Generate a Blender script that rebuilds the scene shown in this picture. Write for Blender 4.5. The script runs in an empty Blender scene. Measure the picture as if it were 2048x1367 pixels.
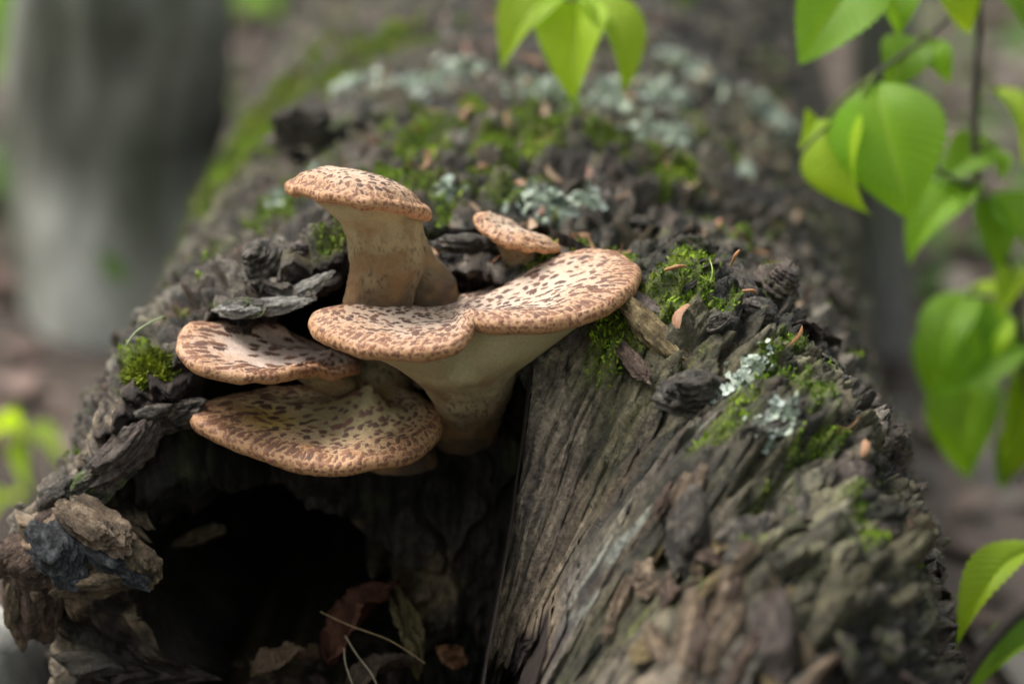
import bpy, math, random
import numpy as np
from mathutils import Vector, Matrix

rng = np.random.default_rng(7)
random.seed(7)
scn = bpy.context.scene
COL = scn.collection

# ------------------------------------------------------------------ camera, sky, sun, exposure
CAM = np.array([0.057, 0.0, 0.461])
PIT, YAW, FPX = math.radians(18.45), math.radians(2.53), 4836.0
FWD = np.array([-math.sin(YAW)*math.cos(PIT), math.cos(YAW)*math.cos(PIT), -math.sin(PIT)])
RGT = np.cross(FWD, [0, 0, 1.0]); RGT /= np.linalg.norm(RGT)
UPV = np.cross(RGT, FWD)

cam = bpy.data.cameras.new('camera')
cam.lens = 85.0; cam.sensor_width = 36.0
cam.clip_start = 0.02; cam.clip_end = 400.0
cam.dof.use_dof = True; cam.dof.focus_distance = 0.915; cam.dof.aperture_fstop = 4.2
camo = bpy.data.objects.new('camera', cam); COL.objects.link(camo)
camo.matrix_world = Matrix(((RGT[0], UPV[0], -FWD[0], CAM[0]), (RGT[1], UPV[1], -FWD[1], CAM[1]),
                            (RGT[2], UPV[2], -FWD[2], CAM[2]), (0, 0, 0, 1)))
scn.camera = camo

SUN_EL, SUN_AZ = math.radians(58), math.radians(-62)     # azimuth from +Y, negative = from the left
world = bpy.data.worlds.new('World'); scn.world = world; world.use_nodes = True
wn = world.node_tree
sky = wn.nodes.new('ShaderNodeTexSky'); sky.sky_type = 'NISHITA'; sky.sun_disc = False
sky.sun_elevation = SUN_EL; sky.sun_rotation = SUN_AZ
sky.air_density = 1.0; sky.dust_density = 4.0; sky.ozone_density = 0.6
bg = wn.nodes['Background']; bg.inputs['Strength'].default_value = 0.15
hsv = wn.nodes.new('ShaderNodeHueSaturation'); hsv.inputs['Saturation'].default_value = 0.48      # overcast: a pale, almost white sky
wn.links.new(sky.outputs[0], hsv.inputs['Color']); wn.links.new(hsv.outputs[0], bg.inputs['Color'])
sun = bpy.data.lights.new('sun', 'SUN'); sun.energy = 1.5; sun.angle = math.radians(38); sun.color = (1.0, 0.99, 0.97)
suno = bpy.data.objects.new('sun', sun); COL.objects.link(suno)
sd = Vector((math.sin(SUN_AZ)*math.cos(SUN_EL), math.cos(SUN_AZ)*math.cos(SUN_EL), math.sin(SUN_EL)))
suno.rotation_euler = sd.to_track_quat('Z', 'Y').to_euler(); suno.location = (0, 0, 3)
scn.view_settings.view_transform = 'Standard'; scn.view_settings.look = 'None'
scn.view_settings.gamma = 1.0; scn.view_settings.exposure = 1.75
scn.cycles.max_bounces = 6

# ------------------------------------------------------------------ helpers
def at(px, py, Y):
    """point of the place seen at photo pixel (px, py) whose distance along the log is Y metres"""
    d = RGT*(px-1024)/FPX + UPV*(683.5-py)/FPX + FWD
    return CAM + d*(Y/d[1])

_p = np.random.default_rng(3).permutation(256); PERM = np.concatenate([_p, _p, _p]).astype(np.int32)
_g = np.random.default_rng(4).normal(size=(256, 3)); GRAD = (_g/np.linalg.norm(_g, axis=1)[:, None]).astype(np.float32)
def perlin(P, seed=0):
    """gradient noise about -0.7..0.7 at the points P (n,3)"""
    P = np.asarray(P, np.float32) + np.float32(seed*17.31)
    i = np.floor(P).astype(np.int32); f = P - i
    u = f*f*f*(f*(f*6-15)+10); i &= 255
    out = 0
    for dx in (0, 1):
        wx = u[:, 0] if dx else 1-u[:, 0]; a = PERM[i[:, 0]+dx]
        for dy in (0, 1):
            wy = u[:, 1] if dy else 1-u[:, 1]; b = PERM[a+((i[:, 1]+dy) & 255)]
            for dz in (0, 1):
                wz = u[:, 2] if dz else 1-u[:, 2]
                g = GRAD[PERM[b+((i[:, 2]+dz) & 255)]]
                out = out + wx*wy*wz*(g[:, 0]*(f[:, 0]-dx)+g[:, 1]*(f[:, 1]-dy)+g[:, 2]*(f[:, 2]-dz))
    return out
def fbm(P, octaves=4, seed=0, gain=0.5):
    a, o, P = 1.0, 0, np.asarray(P, np.float32)
    for k in range(octaves):
        o = o + a*perlin(P*2.03**k, seed+k*3); a *= gain
    return o
def worley(U, V, seed=0):
    """2-D cells: F1, F2, random value of the nearest cell, offset to its point"""
    iu, iv = np.floor(U).astype(np.int64), np.floor(V).astype(np.int64)
    def h(a, b, k):
        n = (a*374761393 + b*668265263 + (k+seed*7)*1274126177) & 0xffffffff
        n = ((n ^ (n >> 13))*1274126177) & 0xffffffff
        return ((n ^ (n >> 16)) & 0xffff)/65535.0
    f1 = np.full(U.shape, 9.0); f2 = f1.copy(); r = np.zeros(U.shape); du = r.copy(); dv = r.copy()
    for a in (-1, 0, 1):
        for b in (-1, 0, 1):
            cu, cv = iu+a, iv+b
            x = cu+h(cu, cv, 1)-U; y = cv+h(cu, cv, 2)-V
            d = np.sqrt(x*x+y*y); m = d < f1
            f2 = np.where(m, f1, np.minimum(f2, d)); f1 = np.where(m, d, f1)
            r = np.where(m, h(cu, cv, 3), r); du = np.where(m, x, du); dv = np.where(m, y, dv)
    return f1, f2, r, du, dv
def sstep(a, b, x):
    t = np.clip((x-a)/(b-a), 0, 1); return t*t*(3-2*t)
def lerp(a, b, t): return a+(b-a)*t

def mesh_from(name, V, F, smooth=True, col=None, attrs=None):
    V = np.asarray(V, np.float32); F = np.asarray(F, np.int32)
    me = bpy.data.meshes.new(name)
    n = F.shape[1]
    me.vertices.add(len(V)); me.vertices.foreach_set('co', V.ravel())
    me.loops.add(F.size); me.loops.foreach_set('vertex_index', F.ravel())
    me.polygons.add(len(F)); me.polygons.foreach_set('loop_start', np.arange(0, F.size, n, dtype=np.int32))
    if smooth: me.polygons.foreach_set('use_smooth', np.ones(len(F), bool))
    me.update(calc_edges=True)
    if col is not None:
        c = np.ones((len(V), 4), np.float32); c[:, :3] = np.clip(col, 0, 1)
        me.attributes.new('col', 'FLOAT_COLOR', 'POINT').data.foreach_set('color', c.ravel())
    for k, v in (attrs or {}).items():
        me.attributes.new(k, 'FLOAT', 'POINT').data.foreach_set('value', np.asarray(v, np.float32).ravel())
    return me
def obj(name, me, mat, parent=None):
    o = bpy.data.objects.new(name, me); COL.objects.link(o)
    if mat and not me.materials: me.materials.append(mat)
    if parent: o.parent = parent
    return o
def tag(o, label=None, cat=None, group=None, kind=None):
    for k, v in (('label', label), ('category', cat), ('group', group), ('kind', kind)):
        if v: o[k] = v
    return o
def empty(name, loc=(0, 0, 0)):
    o = bpy.data.objects.new(name, None); COL.objects.link(o); o.location = loc; o.empty_display_size = 0.02
    return o
def grid_faces(nu, nv, wrap=False):
    i = np.arange(nu-1)[:, None]; j = np.arange(nv if wrap else nv-1)[None, :]
    j2 = (j+1) % nv
    return np.stack([i*nv+j, i*nv+j2, (i+1)*nv+j2, (i+1)*nv+j], -1).reshape(-1, 4)
def grid_normals(P):
    a = np.gradient(P, axis=0); b = np.gradient(P, axis=1)
    n = np.cross(a, b); return n/(np.linalg.norm(n, axis=-1, keepdims=True)+1e-12)
def catmull(P, ts, closed=False):
    P = np.asarray(P, float); n = len(P)
    i = np.floor(ts).astype(int); f = (ts-i)[:, None]
    g = (lambda k: P[k % n]) if closed else (lambda k: P[np.clip(k, 0, n-1)])
    p0, p1, p2, p3 = g(i-1), g(i), g(i+1), g(i+2)
    return 0.5*(2*p1+(p2-p0)*f+(2*p0-5*p1+4*p2-p3)*f**2+(3*p1-p0-3*p2+p3)*f**3)
def tube(pts, rad, n=8, sub=6):
    """tapered tube through points: vertices, quads"""
    pts = np.asarray(pts, float); rad = np.asarray(rad, float); m = (len(pts)-1)*sub+1
    ts = np.linspace(0, len(pts)-1-1e-6, m)
    C = catmull(pts, ts); R = np.interp(ts, np.arange(len(rad)), rad)
    T = np.gradient(C, axis=0); T /= np.linalg.norm(T, axis=1)[:, None]+1e-12
    ref = np.array([0.31, 0.2, 0.93]); a = np.cross(T, ref); a /= np.linalg.norm(a, axis=1)[:, None]+1e-9; b = np.cross(T, a)
    ph = np.linspace(0, 2*np.pi, n, endpoint=False)
    V = C[:, None]+R[:, None, None]*(a[:, None]*np.cos(ph)[None, :, None]+b[:, None]*np.sin(ph)[None, :, None])
    return V.reshape(-1, 3), grid_faces(m, n, True)

# ------------------------------------------------------------------ materials
def new_mat(name):
    m = bpy.data.materials.new(name); m.use_nodes = True
    nt = m.node_tree; return m, nt, nt.nodes, nt.links, nt.nodes['Principled BSDF']
def vcol_mat(name, rough=0.85, nscale=350, namt=0.5, bump=0.6, bdist=0.0006, bscale=900, stretch=(1, 1, 1), spec=0.3, rvar=0.0, coarse=0.0):
    """colour from the mesh's own 'col' attribute, broken up by fine grain, with fine relief"""
    m, nt, N, L, b = new_mat(name)
    at_ = N.new('ShaderNodeAttribute'); at_.attribute_name = 'col'
    tc = N.new('ShaderNodeTexCoord'); mp = N.new('ShaderNodeMapping'); mp.inputs['Scale'].default_value = stretch
    ge = N.new('ShaderNodeNewGeometry'); L.new(ge.outputs['Position'], mp.inputs['Vector'])
    n1 = N.new('ShaderNodeTexNoise'); n1.inputs['Scale'].default_value = nscale; n1.inputs['Detail'].default_value = 6; n1.inputs['Roughness'].default_value = 0.7
    L.new(mp.outputs[0], n1.inputs['Vector'])
    mr = N.new('ShaderNodeMapRange'); mr.inputs['From Min'].default_value = 0.3; mr.inputs['From Max'].default_value = 0.7
    mr.inputs['To Min'].default_value = 1-namt; mr.inputs['To Max'].default_value = 1+namt
    L.new(n1.outputs['Fac'], mr.inputs['Value'])
    mx = N.new('ShaderNodeVectorMath'); mx.operation = 'SCALE'
    L.new(at_.outputs['Color'], mx.inputs[0]); L.new(mr.outputs[0], mx.inputs['Scale'])
    L.new(mx.outputs[0], b.inputs['Base Color'])
    n2 = N.new('ShaderNodeTexNoise'); n2.inputs['Scale'].default_value = bscale; n2.inputs['Detail'].default_value = 5; n2.inputs['Roughness'].default_value = 0.65
    L.new(mp.outputs[0], n2.inputs['Vector'])
    bp = N.new('ShaderNodeBump'); bp.inputs['Strength'].default_value = bump; bp.inputs['Distance'].default_value = bdist
    L.new(n2.outputs['Fac'], bp.inputs['Height']); L.new(bp.outputs[0], b.inputs['Normal'])
    if coarse:
        n4 = N.new('ShaderNodeTexNoise'); n4.inputs['Scale'].default_value = bscale*.3; n4.inputs['Detail'].default_value = 6; n4.inputs['Roughness'].default_value = 0.7
        n4.inputs['Distortion'].default_value = .4
        L.new(mp.outputs[0], n4.inputs['Vector'])
        b4 = N.new('ShaderNodeBump'); b4.inputs['Strength'].default_value = bump; b4.inputs['Distance'].default_value = coarse
        L.new(n4.outputs['Fac'], b4.inputs['Height']); L.new(b4.outputs[0], bp.inputs['Normal'])
    b.inputs['Roughness'].default_value = rough; b.inputs['Specular IOR Level'].default_value = spec
    if rvar:
        n3 = N.new('ShaderNodeTexNoise'); n3.inputs['Scale'].default_value = 60; L.new(ge.outputs['Position'], n3.inputs['Vector'])
        r3 = N.new('ShaderNodeMapRange'); r3.inputs['From Min'].default_value = .35; r3.inputs['From Max'].default_value = .65
        r3.inputs['To Min'].default_value = rough-rvar; r3.inputs['To Max'].default_value = rough+rvar*.4
        L.new(n3.outputs['Fac'], r3.inputs['Value']); L.new(r3.outputs[0], b.inputs['Roughness'])
    return m
M = {}
M['bark'] = vcol_mat('bark', 0.7, 330, 0.8, 1.0, 0.0012, 800, (1, 0.45, 1), 0.45, 0.28, .004)
M['rotwood'] = vcol_mat('rotten_wood', 0.78, 300, 0.6, 1.0, 0.001, 800, (1, 1, 0.35), 0.3, 0.2, .003)
M['trunk'] = vcol_mat('tree_bark', 0.85, 60, 0.35, 0.6, 0.003, 90, (1, 1, 0.4), 0.25)
M['ground'] = vcol_mat('forest_soil', 0.95, 120, 0.5, 0.8, 0.004, 160, (1, 1, 1), 0.2)
M['litter'] = vcol_mat('dead_leaf', 0.75, 200, 0.35, 0.4, 0.0006, 300, (1, 1, 1), 0.3)
M['moss'] = vcol_mat('moss', 0.8, 200, 0.3, 0.1, 0.0002, 900, (1, 1, 1), 0.25)
M['lichen'] = vcol_mat('lichen', 0.9, 500, 0.25, 0.6, 0.0004, 1200, (1, 1, 1), 0.15)
M['twig'] = vcol_mat('twig_bark', 0.75, 300, 0.35, 0.5, 0.0004, 700, (1, 1, 1), 0.3)
M['needle'] = vcol_mat('dry_needle', 0.6, 500, 0.3, 0.2, 0.0002, 900, (1, 1, 1), 0.35)
M['stone'] = vcol_mat('stone', 0.85, 90, 0.25, 0.6, 0.002, 160, (1, 1, 1), 0.3)
M['stem'] = vcol_mat('mushroom_stem', 0.75, 900, 0.14, 0.35, 0.00035, 1500, (1, 1, 1), 0.3)
sb = M['stem'].node_tree.nodes['Principled BSDF']
sb.inputs['Subsurface Weight'].default_value = 0.12; sb.inputs['Subsurface Radius'].default_value = (0.004, 0.002, 0.001); sb.inputs['Subsurface Scale'].default_value = 1.0

def leaf_material():
    m, nt, N, L, b = new_mat('green_leaf')
    at_ = N.new('ShaderNodeAttribute'); at_.attribute_name = 'col'
    oi = N.new('ShaderNodeObjectInfo')
    hs = N.new('ShaderNodeHueSaturation')
    mr = N.new('ShaderNodeMapRange'); mr.inputs['To Min'].default_value = 0.85; mr.inputs['To Max'].default_value = 1.25
    L.new(oi.outputs['Random'], mr.inputs['Value']); L.new(mr.outputs[0], hs.inputs['Value']); L.new(at_.outputs['Color'], hs.inputs['Color'])
    L.new(hs.outputs[0], b.inputs['Base Color'])
    b.inputs['Roughness'].default_value = 0.5; b.inputs['Specular IOR Level'].default_value = 0.4
    tr = N.new('ShaderNodeBsdfTranslucent')
    g = N.new('ShaderNodeVectorMath'); g.operation = 'MULTIPLY'; g.inputs[1].default_value = (1.25, 1.2, 0.35)
    L.new(hs.outputs[0], g.inputs[0]); L.new(g.outputs[0], tr.inputs['Color'])
    ms = N.new('ShaderNodeMixShader'); ms.inputs['Fac'].default_value = 0.58
    L.new(b.outputs[0], ms.inputs[1]); L.new(tr.outputs[0], ms.inputs[2])
    L.new(ms.outputs[0], N['Material Output'].inputs['Surface'])
    return m
M['leaf'] = leaf_material()

def cap_material(name, scale_mat=False):
    m, nt, N, L, b = new_mat(name)
    at_ = N.new('ShaderNodeAttribute'); at_.attribute_name = 'col'
    tc = N.new('ShaderNodeTexCoord')
    wn_ = N.new('ShaderNodeTexNoise'); wn_.inputs['Scale'].default_value = 500; L.new(tc.outputs['Object'], wn_.inputs['Vector'])
    wsc = N.new('ShaderNodeVectorMath'); wsc.operation = 'SCALE'; wsc.inputs['Scale'].default_value = 0.0011
    L.new(wn_.outputs['Color'], wsc.inputs[0])
    wad = N.new('ShaderNodeVectorMath'); L.new(tc.outputs['Object'], wad.inputs[0]); L.new(wsc.outputs[0], wad.inputs[1])
    fi = N.new('ShaderNodeTexNoise'); fi.inputs['Scale'].default_value = 1100; fi.inputs['Detail'].default_value = 4; L.new(tc.outputs['Object'], fi.inputs['Vector'])
    mr = N.new('ShaderNodeMapRange'); mr.inputs['From Min'].default_value = .3; mr.inputs['From Max'].default_value = .7
    mr.inputs['To Min'].default_value = .84; mr.inputs['To Max'].default_value = 1.14; L.new(fi.outputs['Fac'], mr.inputs['Value'])
    bp = N.new('ShaderNodeBump'); bp.inputs['Strength'].default_value = 0.5; bp.inputs['Distance'].default_value = 0.0003
    if not scale_mat:
        # reddish fibril patches with pale cracks between them, strongest towards the margin ('edge')
        vo = N.new('ShaderNodeTexVoronoi'); vo.feature = 'DISTANCE_TO_EDGE'; vo.inputs['Scale'].default_value = 430
        L.new(wad.outputs[0], vo.inputs['Vector'])
        cr = N.new('ShaderNodeMapRange'); cr.inputs['From Min'].default_value = 0.02; cr.inputs['From Max'].default_value = 0.26
        L.new(vo.outputs['Distance'], cr.inputs['Value'])
        ed = N.new('ShaderNodeAttribute'); ed.attribute_name = 'edge'
        mu = N.new('ShaderNodeMath'); mu.operation = 'MULTIPLY'; L.new(cr.outputs[0], mu.inputs[0]); L.new(ed.outputs['Fac'], mu.inputs[1])
        v2 = N.new('ShaderNodeTexVoronoi'); v2.inputs['Scale'].default_value = 430; L.new(wad.outputs[0], v2.inputs['Vector'])
        sx = N.new('ShaderNodeSeparateColor'); L.new(v2.outputs['Color'], sx.inputs[0])
        rm = N.new('ShaderNodeMapRange'); rm.inputs['From Min'].default_value = .1; rm.inputs['From Max'].default_value = .7; rm.inputs['To Min'].default_value = .25
        L.new(sx.outputs[0], rm.inputs['Value'])
        m3 = N.new('ShaderNodeMath'); m3.operation = 'MULTIPLY'; L.new(mu.outputs[0], m3.inputs[0]); L.new(rm.outputs[0], m3.inputs[1])
        mix = N.new('ShaderNodeMix'); mix.data_type = 'RGBA'; L.new(m3.outputs[0], mix.inputs[0]); L.new(at_.outputs['Color'], mix.inputs[6])
        mix.inputs[7].default_value = (0.27, 0.115, 0.06, 1)
        src = mix.outputs[2]
        ha = N.new('ShaderNodeMath'); ha.operation = 'ADD'; L.new(fi.outputs['Fac'], ha.inputs[0]); L.new(m3.outputs[0], ha.inputs[1]); hgt = ha.outputs[0]
    else:
        k = N.new('ShaderNodeAttribute'); k.attribute_name = 'core'
        nn = N.new('ShaderNodeTexNoise'); nn.inputs['Scale'].default_value = 900; nn.inputs['Detail'].default_value = 3; L.new(tc.outputs['Object'], nn.inputs['Vector'])
        ad = N.new('ShaderNodeMath'); L.new(k.outputs['Fac'], ad.inputs[0])
        ns = N.new('ShaderNodeMapRange'); ns.inputs['To Min'].default_value = -.8; ns.inputs['To Max'].default_value = .8; L.new(nn.outputs['Fac'], ns.inputs['Value'])
        L.new(ns.outputs[0], ad.inputs[1])
        cr = N.new('ShaderNodeMapRange'); cr.inputs['From Min'].default_value = 0.12; cr.inputs['From Max'].default_value = 0.42; L.new(ad.outputs[0], cr.inputs['Value'])
        dk = N.new('ShaderNodeAttribute'); dk.attribute_name = 'dark'
        c2 = N.new('ShaderNodeMix'); c2.data_type = 'RGBA'; L.new(dk.outputs['Fac'], c2.inputs[0])
        c2.inputs[6].default_value = (0.28, 0.125, 0.068, 1); c2.inputs[7].default_value = (0.098, 0.054, 0.042, 1)
        mix = N.new('ShaderNodeMix'); mix.data_type = 'RGBA'; L.new(cr.outputs[0], mix.inputs[0]); L.new(at_.outputs['Color'], mix.inputs[6]); L.new(c2.outputs[2], mix.inputs[7])
        src = mix.outputs[2]; hgt = fi.outputs['Fac']
    sc_ = N.new('ShaderNodeVectorMath'); sc_.operation = 'SCALE'; L.new(src, sc_.inputs[0]); L.new(mr.outputs[0], sc_.inputs['Scale'])
    L.new(sc_.outputs[0], b.inputs['Base Color'])
    L.new(hgt, bp.inputs['Height']); L.new(bp.outputs[0], b.inputs['Normal'])
    b.inputs['Roughness'].default_value = 0.6; b.inputs['Specular IOR Level'].default_value = 0.35
    b.inputs['Subsurface Weight'].default_value = 0.1; b.inputs['Subsurface Radius'].default_value = (0.004, 0.002, 0.001); b.inputs['Subsurface Scale'].default_value = 1.0
    return m
M['cap'] = cap_material('cap_skin'); M['scale'] = cap_material('cap_scale', True)

# ------------------------------------------------------------------ the ground
GZ = -0.17
def ground_z(x, y):
    P = np.stack([x, y, np.zeros_like(x)], -1).reshape(-1, 3)
    return (GZ + 0.05*fbm(P*1.6, 3, 11) + 0.012*fbm(P*9, 3, 12)).reshape(x.shape)
def build_ground():
    e = np.concatenate([-np.geomspace(60, 3, 26)[:-1], np.linspace(-3, 3, 171), np.geomspace(3, 60, 26)[1:]])
    X, Y = np.meshgrid(e, e+2.0, indexing='ij'); Z = ground_z(X, Y)
    P = np.stack([X, Y, Z], -1).reshape(-1, 3)
    n = fbm(P*3, 3, 21)[:, None]; n2 = fbm(P*14, 3, 22)[:, None]
    c = lerp(np.array([.06, .048, .04]), np.array([.16, .125, .105]), sstep(-.4, .5, n+.5*n2))
    c = lerp(c, np.array([.05, .065, .025]), .6*sstep(.1, .5, fbm(P*1.3+5, 3, 25))[:, None])
    g = obj('ground', mesh_from('ground', P, grid_faces(len(e), len(e)), True, c), M['ground'])
    tag(g, 'brown forest floor under and behind the log', None, None, 'structure')
build_ground()

# ------------------------------------------------------------------ the fallen log: radius over angle and length
RB = 0.2
_ctl = []
def _rim(px, py, Y):
    p = at(px, py, Y); return (math.atan2(p[0], p[2])*RB, p[1], math.hypot(p[0], p[2]))
for q in ((1200, 640, .875), (1240, 850, .845), (1215, 950, .835), (1100, 1150, .825), (980, 1367, .805), (1310, 690, .862), (1400, 950, .785),
          (1290, 1100, .78), (1230, 1300, .755), (1480, 1080, .745), (1600, 1250, .705), (1450, 800, .815), (1720, 1330, .70), (1560, 960, .78),
          (30, 1090, .868), (110, 950, .885), (1745, 880, .84)):
    _ctl.append(_rim(*q))
for th in range(-180, 181, 30):
    for s, r in ((1.0, .2), (1.15, .203), (1.6, .222), (2.6, .25)): _ctl.append((math.radians(th)*RB, s, r))
for th, s, r in ((-72, .86, .172), (-90, .85, .165), (-120, .85, .17), (-150, .85, .18), (-90, .6, .165), (-60, .6, .18), (-30, .88, .2), (-12, .9, .198), (0, .9, .197), (0, .8, .1), (0, .6, .06),
                 (80, .86, .192), (75, .72, .165), (110, .8, .185), (110, .6, .16), (150, .8, .19), (150, .6, .17), (60, .6, .14), (30, .6, .11), (-40, .97, .203), (50, .9, .205)):
    _ctl.append((math.radians(th)*RB, s, r))
_ctl = np.array(_ctl)
def _tps(d2): return np.where(d2 > 0, d2*np.log(d2+1e-12), 0)
_K = _tps(((_ctl[:, None, :2]-_ctl[None, :, :2])**2).sum(-1)) + 2e-5*np.eye(len(_ctl))
_A = np.block([[_K, np.ones((len(_ctl), 1))], [np.ones((1, len(_ctl))), np.zeros((1, 1))]])
_w = np.linalg.solve(_A, np.concatenate([_ctl[:, 2]-RB, [0]]))
def log_radius(th, s):
    """smooth radius of the log surface at angle th (radians from the top, right positive) and length s"""
    a = th*RB; o = np.full(np.shape(th), RB+_w[-1], float)
    for k in range(len(_ctl)):
        o = o + _w[k]*_tps((a-_ctl[k, 0])**2+(s-_ctl[k, 1])**2)
    return np.clip(o, 0.05, 0.27)
_rth = np.radians(np.linspace(-180, 180, 181)); _rs = np.linspace(.45, 2.7, 226)
_RT = log_radius(*np.meshgrid(_rth, _rs, indexing='ij'))
def log_radius_fast(th, s):
    u = (np.asarray(th)-_rth[0])/(_rth[1]-_rth[0]); v = (np.asarray(s)-_rs[0])/(_rs[1]-_rs[0])
    u = np.clip(u, 0, 179.999); v = np.clip(v, 0, 224.999)
    i, j = u.astype(int), v.astype(int); fu, fv = u-i, v-j
    return (_RT[i, j]*(1-fu)*(1-fv)+_RT[i+1, j]*fu*(1-fv)+_RT[i, j+1]*(1-fu)*fv+_RT[i+1, j+1]*fu*fv)
def on_log(px, py):
    """angle and length where the line of sight of a photo pixel meets the smooth log"""
    d = RGT*(px-1024)/FPX + UPV*(683.5-py)/FPX + FWD
    t = np.linspace(.55, 2.6, 4000); P = CAM+d*t[:, None]
    th = np.arctan2(P[:, 0], P[:, 2]); r = np.hypot(P[:, 0], P[:, 2])
    k = np.nonzero(r < log_radius_fast(th, P[:, 1])+.004)[0]
    return (th[k[0]], P[k[0], 1]) if len(k) else None
# where the broken end starts, over the angle
_S0T = np.array([-180, -130, -95, -70, -57, -45, -36, -28, -20, -12, -4, 3, 9, 11, 14, 19, 21.5, 23, 26, 30, 40, 180])
_S0S = np.array([.85, .85, .855, .862, .872, .882, .893, .905, .915, .925, .93, .92, .89, .81, .815, .822, .81, .74, .60, .52, .46, .46])

# moss, lichen and wear on the log, placed where the photo shows them: (pixel x, pixel y, radius m, strength)
MOSS = [(1180, 470, .016, 1), (1260, 430, .02, .8), (1090, 385, .012, 1), (1400, 490, .02, 1), (1350, 560, .014, 1), (1310, 520, .008, .9), (1460, 590, .009, .8), (1560, 710, .012, 1),
        (1590, 650, .01, .8), (1650, 760, .012, .8), (1480, 800, .010, 1), (1570, 945, .012, .9), (1630, 600, .010, .7), (1500, 450, .012, .8), (480, 575, .012, 1), (400, 600, .010, .6), (640, 480, .012, .9),
        (300, 735, .014, 1), (330, 760, .014, 1), (280, 780, .012, 1), (250, 690, .012, .8), (600, 520, .008, .8), (660, 450, .012, .8), (850, 240, .03, .7), (1050, 240, .03, .8), (1200, 270, .03, .6),
        (760, 330, .016, .8), (960, 300, .016, .6), (1330, 330, .016, .7), (480, 280, .03, .9), (430, 330, .025, .8), (540, 380, .02, .7), (1240, 640, .010, .9), (1205, 660, .008, .8), (750, 70, .03, 1), (650, 110, .03, .8),
        (1720, 980, .012, .8), (1760, 1060, .012, .5), (190, 880, .012, .8), (150, 940, .010, .8), (220, 800, .012, .8), (120, 960, .01, .7), (1700, 850, .01, .7), (1560, 520, .012, .5), (1690, 640, .012, .7), (560, 340, .02, .6), (1360, 300, .03, .4), (930, 200, .02, .7), (440, 290, .05, 1), (400, 360, .04, 1), (470, 240, .05, 1), (520, 190, .05, .9), (880, 330, .02, .6), (1000, 330, .02, .5), (1150, 200, .03, .6)]
LICHEN = [(1110, 345, .018), (1180, 350, .010), (1060, 330, .008), (870, 120, .022), (690, 145, .014), (800, 130, .012), (1400, 110, .024), (1330, 150, .02), (1230, 150, .016), (1560, 205, .022), (890, 335, .006),
          (1500, 725, .007), (1580, 810, .007), (1520, 320, .006), (600, 330, .008), (540, 365, .008), (1350, 230, .02), (1100, 150, .02)]
MOSS_S = [(on_log(a, b), r, k) for a, b, r, k in MOSS]; MOSS_S = [(q[0]*RB, q[1], r*(.62 if q[0] > .42 else 1), k) for q, r, k in MOSS_S if q]
LICH_S = [(on_log(a, b), r) for a, b, r in LICHEN]; LICH_S = [(q[0]*RB, q[1], r*.7) for q, r in LICH_S if q]

log = empty('fallen_log', (0, 1.3, 0)); LOGI = Matrix.Translation((0, -1.3, 0))
tag(log, 'thick rotten fallen log with mossy dark bark and hollow broken end', 'log')
def logpart(name, me, mat, parent=None):
    o = obj(name, me, mat); o.parent = parent or log
    o.matrix_parent_inverse = LOGI if parent is None else Matrix.Identity(4)
    return o

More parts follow.
